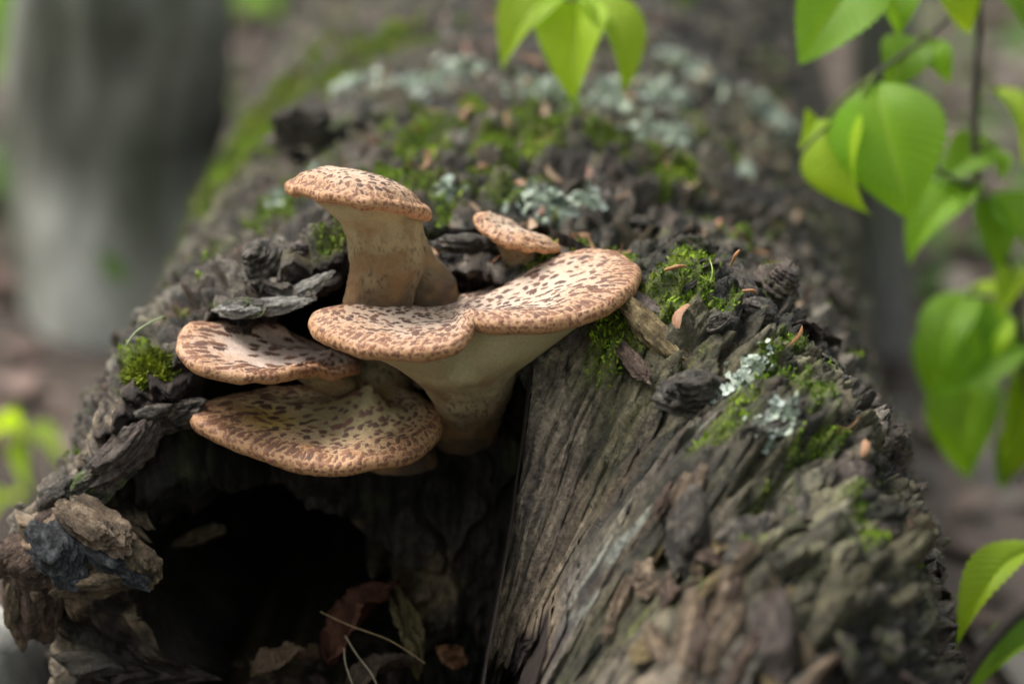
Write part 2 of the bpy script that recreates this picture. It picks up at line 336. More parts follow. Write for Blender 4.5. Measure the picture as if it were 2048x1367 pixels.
def bark_relief(a, s, wood, seed=0):
    """height (m), tangential shift (m) and colour of the outer surface at arc a, length s"""
    n = a.size; Z0 = np.zeros(n)
    Q = np.stack([a, s, Z0], -1)
    wu = fbm(Q*32, 3, 31)*.010; wv = fbm(Q*32, 3, 41)*.014
    f1, f2, r, du, dv = worley((a+wu)/.0135, (s+wv)/.023, 1)
    e1 = f2-f1
    plate = sstep(.03, .38, e1)
    h = plate*(.002+.0068*r) + (du*(r-.5)*.006 + dv*(((r*7.3) % 1)-.4)*.008)*plate
    wu2 = fbm(Q*110, 2, 51)*.003
    g1, g2, q, eu, ev = worley((a+wu2)/.0052, (s+1.5*wu2+wv*.4)/.0085, 2)
    e2 = g2-g1
    h += sstep(.02, .35, e2)*(.0006+.0028*q) + (eu*(q-.5)+ev*(((q*5.7) % 1)-.5))*.0022
    h += .009*fbm(Q*14, 3, 61)
    fib = fbm(np.stack([(a+wu2)*620, s*110, Z0], -1), 3, 71)
    h += .0012*fib + .0022*fbm(Q*200, 4, 81, .6)
    h -= .0016*sstep(.12, .0, np.abs(perlin(np.stack([a*150+wu*40, s*60, Z0], -1), 83)))
    step = .0016; t = h/step + .5*fbm(Q*60, 2, 91); fl = np.floor(t)
    ht = (fl+sstep(.25, .75, t-fl))*step
    h = lerp(h, ht, .55)
    big = sstep(.25, .5, fbm(np.stack([a*22, s*12, Z0], -1), 3, 95))         # places where a plate has come away
    h -= big*.011
    # bare, fibrous wood
    sk = a - .42*(s-.83)                                                        # the grain runs down the broken slab
    gr = fbm(np.stack([(sk+wu*2.2)*300, s*62, Z0], -1), 4, 101, .65)
    gr2 = np.abs(perlin(np.stack([(sk+wu*2.4)*70, s*34, Z0], -1), 111))
    k1, k2, kr, ku, kv = worley((sk+wu*2.0)/.013, (s+wv*2.4)/.024, 5)
    hw = .0022*gr + .0045*(gr2-.25) + .0035*fbm(Q*58, 4, 123, .6) + sstep(.01, .16, k2-k1)*(.002+.007*kr) + .007*fbm(Q*20, 3, 121) - kv*.010*(kr-.2) + .0018*fbm(Q*190, 3, 122)
    H = lerp(h, hw, wood)
    T = lerp(.0035*fbm(Q*70, 2, 131), .002*fbm(Q*50, 2, 132), wood)
    # colour of the stuff itself
    dark = np.array([.018, .0145, .0115]); mid = np.array([.105, .083, .061]); grey = np.array([.29, .25, .195]); red = np.array([.15, .088, .062])
    w1 = sstep(-.35, .45, .7*(r-.5)*1.4+.45*(q-.5)+.6*fbm(Q*45, 3, 141))[:, None]
    c = lerp(dark, mid, w1)
    c = lerp(c, grey, (sstep(.15, .6, fbm(Q*26, 3, 151)+.6*(q-.5)+.3*fib)*.75)[:, None])
    c = lerp(c, red, (.6*sstep(.2, .55, fbm(Q*38, 2, 161)))[:, None])
    wc = lerp(np.array([.05, .037, .025]), np.array([.36, .28, .195]), sstep(-.45, .45, gr+.5*fbm(Q*30, 3, 171)+.4*(kr-.5))[:, None])
    wc = lerp(wc, np.array([.13, .115, .098]), (.8*sstep(.0, .45, fbm(Q*17, 3, 181)))[:, None])
    wc = lerp(wc, np.array([.06, .042, .036]), (.85*sstep(.12, .45, fbm(np.stack([(sk+wu*2)*48, s*30, Z0], -1), 3, 191)))[:, None])
    c = lerp(c, wc, wood[:, None])
    return H, T, c, plate

def build_log():
    th = np.radians(np.concatenate([np.arange(-165, -68, 1.0), np.arange(-68, 78, .27), np.arange(78, 165, 1.0)]))
    s = [.46]
    while s[-1] < 2.6:
        y = s[-1]; s.append(y + (.0018 if y < .68 else .00105 if y < 1.1 else .00105+(y-1.1)*.009))
    s = np.array(s); nt, ns = len(th), len(s)
    TH, S = np.meshgrid(th, s, indexing='ij'); tf, sf = TH.ravel(), S.ravel()
    a = tf*RB; R0 = log_radius_fast(tf, sf)
    Q = np.stack([a, sf, np.zeros_like(a)], -1)
    nz = fbm(Q*26, 3, 201)
    tb = np.interp(sf, [.60, .70, .75, .80, .85, .885, .9], [46, 36, 29.5, 25, 20, 10, -20])
    wood = sstep(-2.5, 2.5, tb+7*nz-np.degrees(tf))*sstep(.915, .885, sf)
    H, T, c, plate = bark_relief(a, sf, wood)
    s0c = np.interp(np.degrees(tf), _S0T, _S0S)
    fresh = sstep(.045, .012, sf-s0c+.02*nz)*sstep(8, 12, np.degrees(tf))*sstep(60, 34, np.degrees(tf))*sstep(.845, .81, sf)
    c = lerp(c, c*.45+np.array([.20, .145, .085]), (fresh*.8)[:, None])
    # moss and lichen stains
    mz = np.zeros_like(a); lz = np.zeros_like(a)
    for (ma, ms, mr_, mk) in MOSS_S: mz = np.maximum(mz, mk*np.exp(-(((a-ma)/mr_)**2+((sf-ms)/(mr_*1.5))**2)))
    for (la, ls, lr) in LICH_S: lz = np.maximum(lz, np.exp(-(((a-la)/lr)**2+((sf-ls)/(lr*1.3))**2)))
    up = np.cos(tf)
    mm = sstep(.45, .68, mz*.9+.75*fbm(Q*75, 3, 211)+.10*nz+.12*up)
    mm = np.maximum(mm, sstep(.28, .55, .75*fbm(Q*22, 2, 213)+.7*fbm(Q*95, 3, 214)-.05)*.85)*(1-wood*.9)
    lm = np.maximum(sstep(.42, .55, lz+.6*fbm(Q*130, 3, 221)), sstep(.55, .70, .8*fbm(Q*30, 2, 222)+.7*fbm(Q*150, 2, 223)))*(1-wood*.8)
    mcol = lerp(np.array([.065, .095, .010]), np.array([.17, .22, .018]), sstep(-.4, .4, fbm(Q*120, 2, 231))[:, None])
    mcol = lerp(mcol, np.array([.13, .12, .02]), (.7*sstep(0, .4, fbm(Q*18, 2, 233)))[:, None])
    c = lerp(c, c*np.array([.95, 1.08, .55])+np.array([.012, .014, .0]), (.5*sstep(-.05, .4, fbm(Q*13, 3, 243)+.4*fbm(Q*70, 3, 244))*(1-wood*.95))[:, None])
    c = lerp(c, mcol, (mm*.85)[:, None]); c = lerp(c, np.array([.36, .39, .33]), (lm*.75)[:, None])
    H = H*lerp(1, .62, sstep(1.02, 1.2, sf))*(1+.4*sstep(16, 28, np.degrees(tf))*sstep(1.05, .95, sf))
    H = H + mm*.0012*(1+fbm(Q*400, 2, 241)) + lm*.0012
    R = R0 + H - .0085 - .002*sstep(16, 28, np.degrees(tf))*sstep(1.05, .95, sf) - .017*sstep(-14, -4, np.degrees(tf))*sstep(26, 15, np.degrees(tf))*sstep(1.03, .955, sf)*sstep(.86, .90, sf)
    rough = 1-.6*sstep(-12, -4, np.degrees(tf))*sstep(24, 14, np.degrees(tf))*sstep(.98, .94, sf)*sstep(.85, .9, sf)
    R = R0 + (R-R0)*1.0 - (H-.004)*(1-rough)
    # bark pulls back raggedly at the broken end
    s0 = np.interp(np.degrees(tf), _S0T, _S0S) + .010*fbm(Q*40, 2, 251) + .006*perlin(np.stack([a*230, sf*0, sf*0], -1), 252)
    tt = tf + T/RB
    P = np.stack([R*np.sin(tt), sf + .5*T, R*np.cos(tt)], -1).reshape(nt, ns, 3)
    keep = (sf >= s0).reshape(nt, ns)
    cell = keep[:-1, :-1] & keep[1:, :-1] & keep[:-1, 1:] & keep[1:, 1:]
    idx = np.arange(nt*ns).reshape(nt, ns)
    F = np.stack([idx[:-1, :-1], idx[:-1, 1:], idx[1:, 1:], idx[1:, :-1]], -1)[cell]
    used = np.zeros(nt*ns, bool); used[F.ravel()] = True
    remap = np.cumsum(used)-1
    Pf = P.reshape(-1, 3)
    logpart('bark', mesh_from('bark', Pf[used], remap[F], True, c[used]), M['bark'])
    # the broken edge: a strip from the outer skin inwards along every open edge at the front
    front = np.full(nt, -1)
    for i in range(nt):
        k = np.nonzero(cell[min(i, nt-2)] | cell[max(i-1, 0)])[0]
        front[i] = k[0] if len(k) else -1
    cols = np.nonzero(np.degrees(th) < 33)[0]
    nr = 26
    deg = np.degrees(th[cols])
    thick = np.interp(deg, [-165, -95, -75, -60, -48, -36, -20, 0, 9, 11, 33], [.05, .05, .055, .042, .024, .016, .014, .014, .015, .03, .03])
    E = P[cols, front[cols]]; oc = c.reshape(nt, ns, 3)[cols, front[cols]]
    w = np.linspace(0, 1, nr)
    rad = np.hypot(E[:, 0], E[:, 2])[:, None]-thick[:, None]*w[None]*1.0
    ang = np.arctan2(E[:, 0], E[:, 2])[:, None]+0*w[None]
    aa = (ang*RB).ravel(); ww = np.broadcast_to(w, rad.shape).ravel(); rr_ = rad.ravel()
    QQ = np.stack([rr_*np.sin(ang.ravel()), rr_*np.cos(ang.ravel()), 0*rr_], -1)
    rel = .010*fbm(QQ*45, 3, 261)+.005*fbm(QQ*160, 3, 262)+.003*fbm(QQ*420, 2, 263)
    k1, k2, kr, ku, kv = worley(QQ[:, 0]/.014, QQ[:, 1]/.010, 8)
    rel += (kr-.5)*.012*sstep(.0, .15, k2-k1)
    sh = sstep(0, .12, ww)
    y = (E[:, 1][:, None]+0*w).ravel() - rel*sh - .006*sh + .03*np.clip(ww-.6, 0, 1)**1.5
    P2 = np.stack([rr_*np.sin(ang.ravel()), y, rr_*np.cos(ang.ravel())], -1)
    tanw, bluegrey, darkw = np.array([.36, .25, .16]), np.array([.060, .065, .075]), np.array([.035, .024, .019])
    lft = sstep(-46, -54, np.degrees(ang.ravel()))*sstep(-76, -66, np.degrees(ang.ravel()))
    m1 = sstep(-.05, .25, fbm(QQ*38, 3, 271)+.3*(kr-.5)+.05)
    cc = lerp(np.broadcast_to(darkw, P2.shape), tanw, (m1*lft*.9)[:, None])
    cc = lerp(cc, bluegrey, (sstep(.1, .3, fbm(QQ*30, 2, 281))*lft*.9)[:, None])
    cc = lerp(cc, np.array([.2, .175, .14]), ((1-lft)*sstep(.0, .35, fbm(QQ*60, 3, 282))*.6*sstep(.5, .1, ww))[:, None])
    cc = lerp(np.repeat(oc, nr, 0), cc, sstep(0, .1, ww)[:, None])
    logpart('broken_edge', mesh_from('broken_edge', P2, grid_faces(len(cols), nr), True, cc), M['rotwood'])
    # inner face of the shell, from the edge back into the hollow
    inn = P2.reshape(len(cols), nr, 3)[:, -1]; nb = 60
    bk = np.linspace(0, 1, nb)[None]
    yy = inn[:, 1][:, None]+bk*(1.12-inn[:, 1][:, None])
    ra = np.hypot(inn[:, 0], inn[:, 2])[:, None]+0*bk; an = np.arctan2(inn[:, 0], inn[:, 2])[:, None]+0*bk
    Qi = np.stack([an.ravel()*RB, yy.ravel(), 0*an.ravel()], -1)
    ri = ra.ravel()+(.006*fbm(Qi*40, 3, 291)+.004*fbm(Qi*np.array([230, 30, 1]), 3, 292))*np.minimum(1, bk.repeat(len(cols), 0).ravel()*8)
    Pi = np.stack([ri*np.sin(an.ravel()), yy.ravel(), ri*np.cos(an.ravel())], -1)
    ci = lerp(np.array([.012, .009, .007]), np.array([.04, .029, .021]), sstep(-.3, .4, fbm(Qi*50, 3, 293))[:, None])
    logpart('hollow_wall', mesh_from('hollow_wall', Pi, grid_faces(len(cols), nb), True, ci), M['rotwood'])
    return th, s, P, keep, mm.reshape(nt, ns)
LTH, LS, LP, LKEEP, LMOSS = build_log()
LN = -grid_normals(LP)
LN[(LN*LP*np.array([1, 0, 1])).sum(-1) < 0] *= -1
def log_at(th, s):
    i = int(np.clip(np.searchsorted(LTH, th), 0, len(LTH)-1)); j = int(np.clip(np.searchsorted(LS, s), 0, len(LS)-1))
    return LP[i, j], LN[i, j], i, j

# rotten heartwood that closes the hollow, with the deeper hole on one side
def build_heart():
    x = np.linspace(-.2, .12, 300); z = np.linspace(-.15, .192, 320)
    X, Z = np.meshgrid(x, z, indexing='ij'); xf, zf = X.ravel(), Z.ravel()
    Q = np.stack([xf, zf, 0*xf], -1)
    y = .955 - .05*sstep(.19, .06, zf) - .03*sstep(.08, -.02, zf)*sstep(-.05, .05, xf) - .075*sstep(.025, .075, xf)*sstep(-.05, .12, zf)
    hc = at(520, 1110, .93); d = np.hypot((xf-hc[0])/.062, (zf-hc[2]+.012)/.046) + .55*fbm(Q*30, 3, 301)
    hole = sstep(1.1, .55, d); y = y + hole*.2
    h2 = at(600, 590, .95); y += .05*sstep(1.2, .5, np.hypot((xf-h2[0])/.022, (zf-h2[2])/.018))
    y -= .04*sstep(1.3, .2, np.hypot((xf+.12)/.04, (zf-.115)/.035))
    fx = fbm(np.stack([(xf+.004*fbm(Q*40, 2, 302))*230, zf*26, 0*xf], -1), 4, 303)
    k1, k2, kr, ku, kv = worley(xf/.016+.6*fbm(Q*50, 2, 304), zf/.03, 9)
    y -= .012*fbm(Q*22, 3, 305)+.0045*fx+.0035*fbm(Q*190, 3, 306)+sstep(0, .2, k2-k1)*.008*kr
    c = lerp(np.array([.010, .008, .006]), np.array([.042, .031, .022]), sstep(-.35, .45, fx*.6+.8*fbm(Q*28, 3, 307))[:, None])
    c = lerp(c, np.array([.16, .11, .06]), (.75*sstep(.3, .5, fbm(Q*34, 3, 308)))[:, None])
    c = lerp(c, np.array([.05, .055, .015]), (.6*sstep(.2, .5, fbm(Q*30+9, 3, 309)))[:, None])
    P = np.stack([xf, y, zf], -1)
    # keep inside the shell
    r = np.hypot(xf, zf); keep = (r < log_radius_fast(np.arctan2(xf, zf), y)-.012).reshape(X.shape)
    cell = keep[:-1, :-1] & keep[1:, 1:] & keep[1:, :-1] & keep[:-1, 1:]
    F = grid_faces(300, 320)[cell.ravel()]
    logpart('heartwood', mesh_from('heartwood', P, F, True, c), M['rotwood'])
    x = np.linspace(-.19, .11, 160); yv = np.linspace(.45, 1.1, 240); X, Y = np.meshgrid(x, yv, indexing='ij'); Q = np.stack([X.ravel(), Y.ravel(), 0*X.ravel()], -1)
    Zf = .004+.02*fbm(Q*18, 3, 311)+.006*fbm(Q*90, 3, 312)-.06*sstep(.84, .7, Q[:, 1])-.05*sstep(-.06, -.13, Q[:, 0])
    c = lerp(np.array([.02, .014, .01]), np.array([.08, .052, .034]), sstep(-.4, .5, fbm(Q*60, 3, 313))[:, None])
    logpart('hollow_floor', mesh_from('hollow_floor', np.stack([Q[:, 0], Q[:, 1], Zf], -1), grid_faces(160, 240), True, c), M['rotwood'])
build_heart()

# loose plates and lumps of bark standing proud of the surface
def bark_plate_mesh(seed, lumpy, pal=None):
    """a lump of bark made of thin stacked layers with ragged, stepped edges"""
    na, lay_ = 56, 7; an = np.linspace(0, 2*np.pi, na, endpoint=False); r = np.random.default_rng(seed+90)
    rings = []
    def outline(k, hf):
        q = np.stack([np.cos(an)*1.1, np.sin(an)*1.1, 0*an+k*.35+seed*5], -1)
        return 1+.42*fbm(q, 3, 400+seed)+hf*fbm(q*5, 2, 410+seed+k)
    z = -.6; rad = 1.0; H = 1.5 if lumpy else .95; off = np.zeros(2)
    for k in range(lay_):
        o = outline(k, .16); dz = H/lay_*r.uniform(.5, 1.5)
        und = 1-r.uniform(.03, .10)
        rings.append((o*rad*und, z, off)); rings.append((o*rad, z+dz*.35, off)); rings.append((o*rad*.985, z+dz*.8, off))
        z += dz; rad *= r.uniform(.80, .97); off = off+r.normal(0, .05, 2)
    for f in (.82, .62, .42, .22, .05): rings.append((outline(lay_, .1)*rad*f, z+.05*(1-f), off))
    V = np.stack([np.stack([o*np.cos(an)+f[0], o*np.sin(an)+f[1], 0*an+zz], -1) for o, zz, f in rings])
    m = len(rings); V = V.reshape(-1, 3)
    V[:, 2] += .22*fbm(V*np.array([1.2, 1.2, .4])+seed, 3, 420)+.07*fbm(V*np.array([9, 3, 3])+seed, 3, 425)
    V[:, :2] += .05*np.stack([fbm(V*6+seed, 2, 430), fbm(V*6+seed, 2, 435)], -1)
    F = np.concatenate([grid_faces(m, na, True), np.stack([(m-1)*na+np.arange(0, na-3, 2), (m-1)*na+np.arange(1, na-2, 2), (m-1)*na+np.arange(2, na-1, 2), (m-1)*na+np.zeros(len(range(0, na-3, 2)), int)], -1)])
    w = sstep(-.5, .5, fbm(V*2+seed*2, 3, 460+seed))[:, None]
    p = pal or ((.024, .019, .015), (.125, .101, .075), (.27, .235, .185))
    c = lerp(np.array(p[0]), np.array(p[1]), w)
    c = lerp(c, np.array(p[2]), (.75*sstep(.1, .45, fbm(V*3+seed*5, 3, 470+seed)))[:, None])
    if not pal:
        if seed % 3 == 0: c = lerp(c, np.array([.085, .12, .014]), (.85*sstep(.05, .3, fbm(V*2.5+seed*7, 3, 480+seed)))[:, None])
        if seed % 4 == 1: c = lerp(c, np.array([.15, .10, .085]), .5)
    return mesh_from('bark_plate', V, F, True, c)
PLATES = [bark_plate_mesh(k, k % 2) for k in range(12)]
CHIPS = [bark_plate_mesh(20+k, 0, p) for k, p in enumerate([((.07, .047, .03), (.22, .155, .10), (.36, .27, .19)), ((.014, .014, .016), (.045, .047, .052), (.12, .12, .12)),
         ((.04, .025, .02), (.13, .085, .06), (.24, .17, .12)), ((.05, .035, .022), (.17, .12, .07), (.28, .21, .12)), ((.12, .11, .095), (.28, .26, .23), (.45, .43, .38)), ((.10, .07, .03), (.26, .19, .09), (.38, .29, .15))])]
for me in CHIPS: me.materials.append(M['rotwood'])
for me in PLATES: me.materials.append(M['bark'])
def place_plate(k, p, n, along, sx, sy, sz, name='bark_plate', pool=None):
    n = Vector(n).normalized(); y = (Vector(along)-n*n.dot(Vector(along))).normalized(); x = y.cross(n)
    pool = pool or PLATES; o = bpy.data.objects.new(name, pool[k % len(pool)]); COL.objects.link(o); o.parent = log; o.matrix_parent_inverse = LOGI
    Mx = Matrix((x, y, n)).transposed().to_4x4()
    o.matrix_basis = Matrix.Translation(Vector(p)) @ Mx @ Matrix.Diagonal((sx, sy, sz, 1))
    return o
def scatter_plates():
    n = 0; tries = 0; pts = []
    while n < 130 and tries < 6000:
        tries += 1
        th = math.radians(random.uniform(-66, 76)); s = random.choice([random.uniform(.66, 1.05), random.uniform(.86, 1.05), random.uniform(.95, 1.7)])
        p, nn, i, j = log_at(th, s)
        if not LKEEP[i, j] or math.degrees(th) < np.interp(s, [.60, .70, .75, .80, .85, .885, .9], [66, 52, 40, 32, 26, 16, -20]): continue
        if s < np.interp(math.degrees(th), _S0T, _S0S)+.012: continue
        if -9 < math.degrees(th) < 22 and .86 < s < .99: continue
        sz = random.uniform(.003, .0078)*(1+max(0, s-1)*.6)*(1.25 if th > .35 else 1)
        if any((p-q)@(p-q) < (.8*(sz+r))**2 for q, r in pts): continue
        pts.append((p, sz))
        jit = Vector((random.gauss(0, .35), random.gauss(0, .3), random.gauss(0, .15)))
        place_plate(random.randrange(12), p-nn*.001, Vector(nn)+jit, (random.gauss(0, .45), 1, 0), sz*random.uniform(.7, 1.1), sz*random.uniform(.9, 1.7), sz*random.uniform(.3, .6))
        n += 1
def scatter_lumps():
    """thick blocky bark on the flank above the bare wood"""
    r = random.Random(77); pts = []; n = t = 0
    while n < 95 and t < 4000:
        t += 1; th = r.uniform(22, 72); s = r.uniform(.66, .98)
        if th < np.interp(s, [.60, .70, .75, .80, .85, .885, .9], [48, 38, 32, 28, 23, 20, 22])+1: continue
        p, nn, i, j = log_at(math.radians(th), s)
        if not LKEEP[i, j]: continue
        sz = r.uniform(.0045, .0095)
        if any((p-q)@(p-q) < (.85*(sz+w))**2 for q, w in pts): continue
        pts.append((p, sz)); n += 1
        place_plate(r.randrange(12), p-nn*.0015, Vector(nn)+Vector((r.gauss(0, .3), r.gauss(0, .35), r.gauss(0, .2))), (r.gauss(.5, .5), 1, 0), sz*r.uniform(.7, 1.1), sz*r.uniform(1., 1.7), sz*r.uniform(.5, .8))
scatter_lumps()
scatter_plates()
# named pieces: plates curling at the rim, the tan-edged slab, the lifted flap of bark
for k, (px, py, Y, nrm, al, sx, sy, sz) in enumerate([
        (560, 575, .905, (-.35, -.5, .8), (.8, -.5, -.1), .008, .022, .008), (530, 520, .92, (-.3, -.3, .9), (.3, 1, 0), .014, .018, .012),
        (480, 610, .895, (-.5, -.5, .7), (1, -.3, -.2), .007, .016, .006), (620, 500, .93, (-.1, -.3, 1), (1, .2, 0), .010, .013, .008),
        (930, 480, .935, (.05, -.5, .8), (1, .1, 0), .007, .018, .007), (980, 500, .94, (0, -.6, .8), (1, 0, 0), .006, .012, .006),
        (1330, 640, .875, (.25, -.35, .9), (.5, -.6, 0), .016, .024, .008), (1290, 620, .88, (.1, -.4, .9), (.6, -.6, 0), .011, .020, .007),
        (1420, 560, .90, (.3, -.2, .9), (.2, 1, 0), .015, .015, .014), (1500, 640, .885, (.4, -.3, .85), (.5, 1, 0), .017, .018, .015), (1420, 680, .865, (.3, -.5, .8), (.4, 1, 0), .013, .016, .010),
        (1560, 560, .91, (.5, -.1, .85), (.2, 1, 0), .014, .016, .013), (1610, 690, .89, (.6, -.2, .75), (.2, 1, 0), .015, .018, .013), (1400, 780, .835, (.3, -.5, .8), (.8, .5, 0), .014, .024, .010),
        (1530, 780, .845, (.45, -.35, .8), (.6, .6, 0), .014, .022, .011), (1640, 820, .85, (.6, -.3, .75), (.8, .4, 0), .012, .022, .010), (1720, 860, .855, (.65, -.3, .7), (1, .2, 0), .010, .018, .008),
        (1690, 940, .83, (.6, -.4, .7), (1, .1, 0), .011, .018, .009), (1560, 900, .80, (.4, -.5, .75), (.8, .3, 0), .014, .022, .010), (1700, 290, 1.12, (.5, 0, .85), (0, 1, 0), .02, .03, .016),
        (700, 250, 1.16, (-.2, -.5, .8), (1, .3, 0), .014, .03, .018), (600, 250, 1.15, (-.4, -.4, .8), (1, .1, 0), .012, .022, .016), (1080, 700, .88, (.3, -.9, .3), (0, .2, 1), .016, .02, .016), (1130, 680, .885, (.3, -.9, .3), (0, .2, 1), .014, .022, .014),
        (1480, 1180, .725, (.4, -.6, .7), (-.1, -.6, -1), .008, .028, .006), (1380, 1060, .765, (.2, -.7, .6), (-.2, -.4, -1), .010, .022, .006), (1620, 1060, .765, (.4, -.6, .7), (-.1, -.6, -1), .011, .026, .009), (1560, 1280, .70, (.4, -.6, .7), (-.2, -.6, -1), .009, .026, .007)]):
    place_plate(k*5+2, at(px, py, Y), nrm, al, sx*.74, sy*.78, sz*.62)
for k, px, py, Y, nrm, al, sx, sy, sz in [
        (0, 190, 1050, .85, (-.1, -.85, .6), (.75, 0, -.55), .010, .021, .008), (1, 105, 1105, .848, (-.2, -.9, .45), (.7, 0, -.7), .013, .017, .009), (1, 215, 1120, .846, (0, -.9, .4), (.8, 0, -.5), .007, .020, .006),
        (3, 200, 1165, .846, (0, -.9, .2), (1, 0, .2), .008, .020, .009), (3, 265, 1120, .848, (.1, -.9, .3), (.6, 0, -.6), .009, .014, .008), (2, 60, 1135, .852, (-.3, -.9, .2), (1, 0, .3), .011, .014, .010), (2, 20, 1110, .86, (-.4, -.8, .4), (1, 0, .2), .010, .016, .010),
        (2, 95, 1035, .865, (-.4, -.6, .7), (.8, 0, .5), .009, .014, .010), (0, 150, 1130, .848, (-.1, -.9, .3), (.4, 0, .8), .006, .012, .006), (2, 70, 1210, .856, (-.2, -.9, 0), (.2, 0, 1), .012, .020, .010), (3, 30, 1210, .86, (-.4, -.8, 0), (.1, 0, 1), .010, .020, .008),
        (3, 400, 1072, .915, (.2, -.9, .2), (1, 0, .3), .004, .012, .005)]:
    place_plate(k, at(px, py, Y), nrm, al, sx*.85, sy*.9, sz*.6, 'wood_chip', CHIPS)
for k, px, py, Y, nrm, al, sx, sy, sz in [(4, 600, 580, .902, (-.3, -.7, .6), (.75, -.1, .55), .005, .016, .004), (4, 545, 608, .898, (-.3, -.6, .7), (1, -.2, .1), .005, .017, .004), (4, 470, 618, .893, (-.4, -.5, .7), (1, -.3, -.1), .004, .012, .004),
        (5, 1310, 668, .864, (-.25, -.8, .5), (.62, -.35, -.55), .0065, .024, .006), (2, 1265, 722, .856, (-.4, -.5, .75), (.5, -.3, -.6), .004, .014, .003)]:
    place_plate(k, at(px, py, Y), nrm, al, sx*.85, sy*.9, sz*.6, 'wood_chip', CHIPS)
for k, (px, py, Y, nrm, al, sx, sy, sz) in enumerate([(250, 900, .87, (-.3, -.6, .6), (.5, -.1, 1), .008, .02, .010), (180, 960, .868, (-.5, -.6, .6), (.8, -.1, .6), .009, .018, .011), (330, 830, .88, (-.2, -.7, .6), (1, -.2, .5), .006, .018, .008), (120, 985, .87, (-.5, -.6, .6), (.8, -.1, .6), .009, .015, .010)]):
    place_plate(k*5+1, at(px, py, Y), nrm, al, sx, sy, sz)

# crumbs of rotten wood on the floor of the hollow
_r = random.Random(31)
for k in range(26):
    p = at(_r.uniform(470, 930), _r.uniform(1225, 1372), 0.9); x, y = p[0], _r.uniform(.86, .915)
    place_plate(_r.choice([2, 2, 3]), (x, y, .008+_r.uniform(0, .012)), (_r.gauss(0, .5), _r.gauss(-.2, .5), 1), (_r.gauss(0, 1), _r.gauss(0, 1), 0), _r.uniform(.0015, .004), _r.uniform(.003, .009), _r.uniform(.001, .003), 'wood_crumb', CHIPS)

# torn flakes of wood hanging on the bare slab, tips pointing down the grain
def scatter_flakes():
    r = random.Random(12)
    for k in range(46):
        px, py = r.uniform(1230, 1690), r.uniform(930, 1345)
        if px < 1250-(py-930)*.25 or px > 1420+(py-930)*.75: continue
        q, q2 = on_log(px, py), on_log(px-14, py+60)
        if not q or not q2: continue
        p, nn, i, j = log_at(*q); p2 = log_at(*q2)[0]; d = Vector(p2-p)
        if d.length > .06: continue
        n = (Vector(nn)+Vector((r.gauss(0, .2), -.3, r.gauss(0, .2)))).normalized()
        place_plate(r.choice([2, 2, 3, 5, 0]), p+nn*.002, n-d.normalized()*.25, d, r.uniform(.003, .007), r.uniform(.009, .020), r.uniform(.0018, .0035), 'wood_flake', CHIPS)
scatter_flakes()

# ------------------------------------------------------------------ mushrooms
UP = np.array([0, 0, 1.0])
def lathe_path(path, n=72, seed=0, amp=.0006):
    """tapered, slightly lumpy body through (px, py, half width px, Y) stations; returns verts, faces, height parameter"""
    C = np.array([at(p[0], p[1], p[3]) for p in path]); R = np.array([p[2]*p[3]*1.06/FPX for p in path])
    m = 46; ts = np.linspace(0, len(path)-1-1e-6, m); C = catmull(C, ts); R = catmull(R[:, None].repeat(3, 1), ts)[:, 0]
    ph = np.linspace(0, 2*np.pi, n, endpoint=False)
    V = C[:, None]+R[:, None, None]*np.stack([np.cos(ph), np.sin(ph), 0*ph], -1)[None]
    V = V.reshape(-1, 3); N = (V.reshape(m, n, 3)-C[:, None]).reshape(-1, 3); N /= np.linalg.norm(N, axis=1)[:, None]
    V = V+N*(amp*4*fbm(V*60+seed, 3, 500)+amp*fbm(V*300+seed, 3, 501))[:, None]
    return V, grid_faces(m, n, True), np.repeat(ts/(len(path)-1), n)

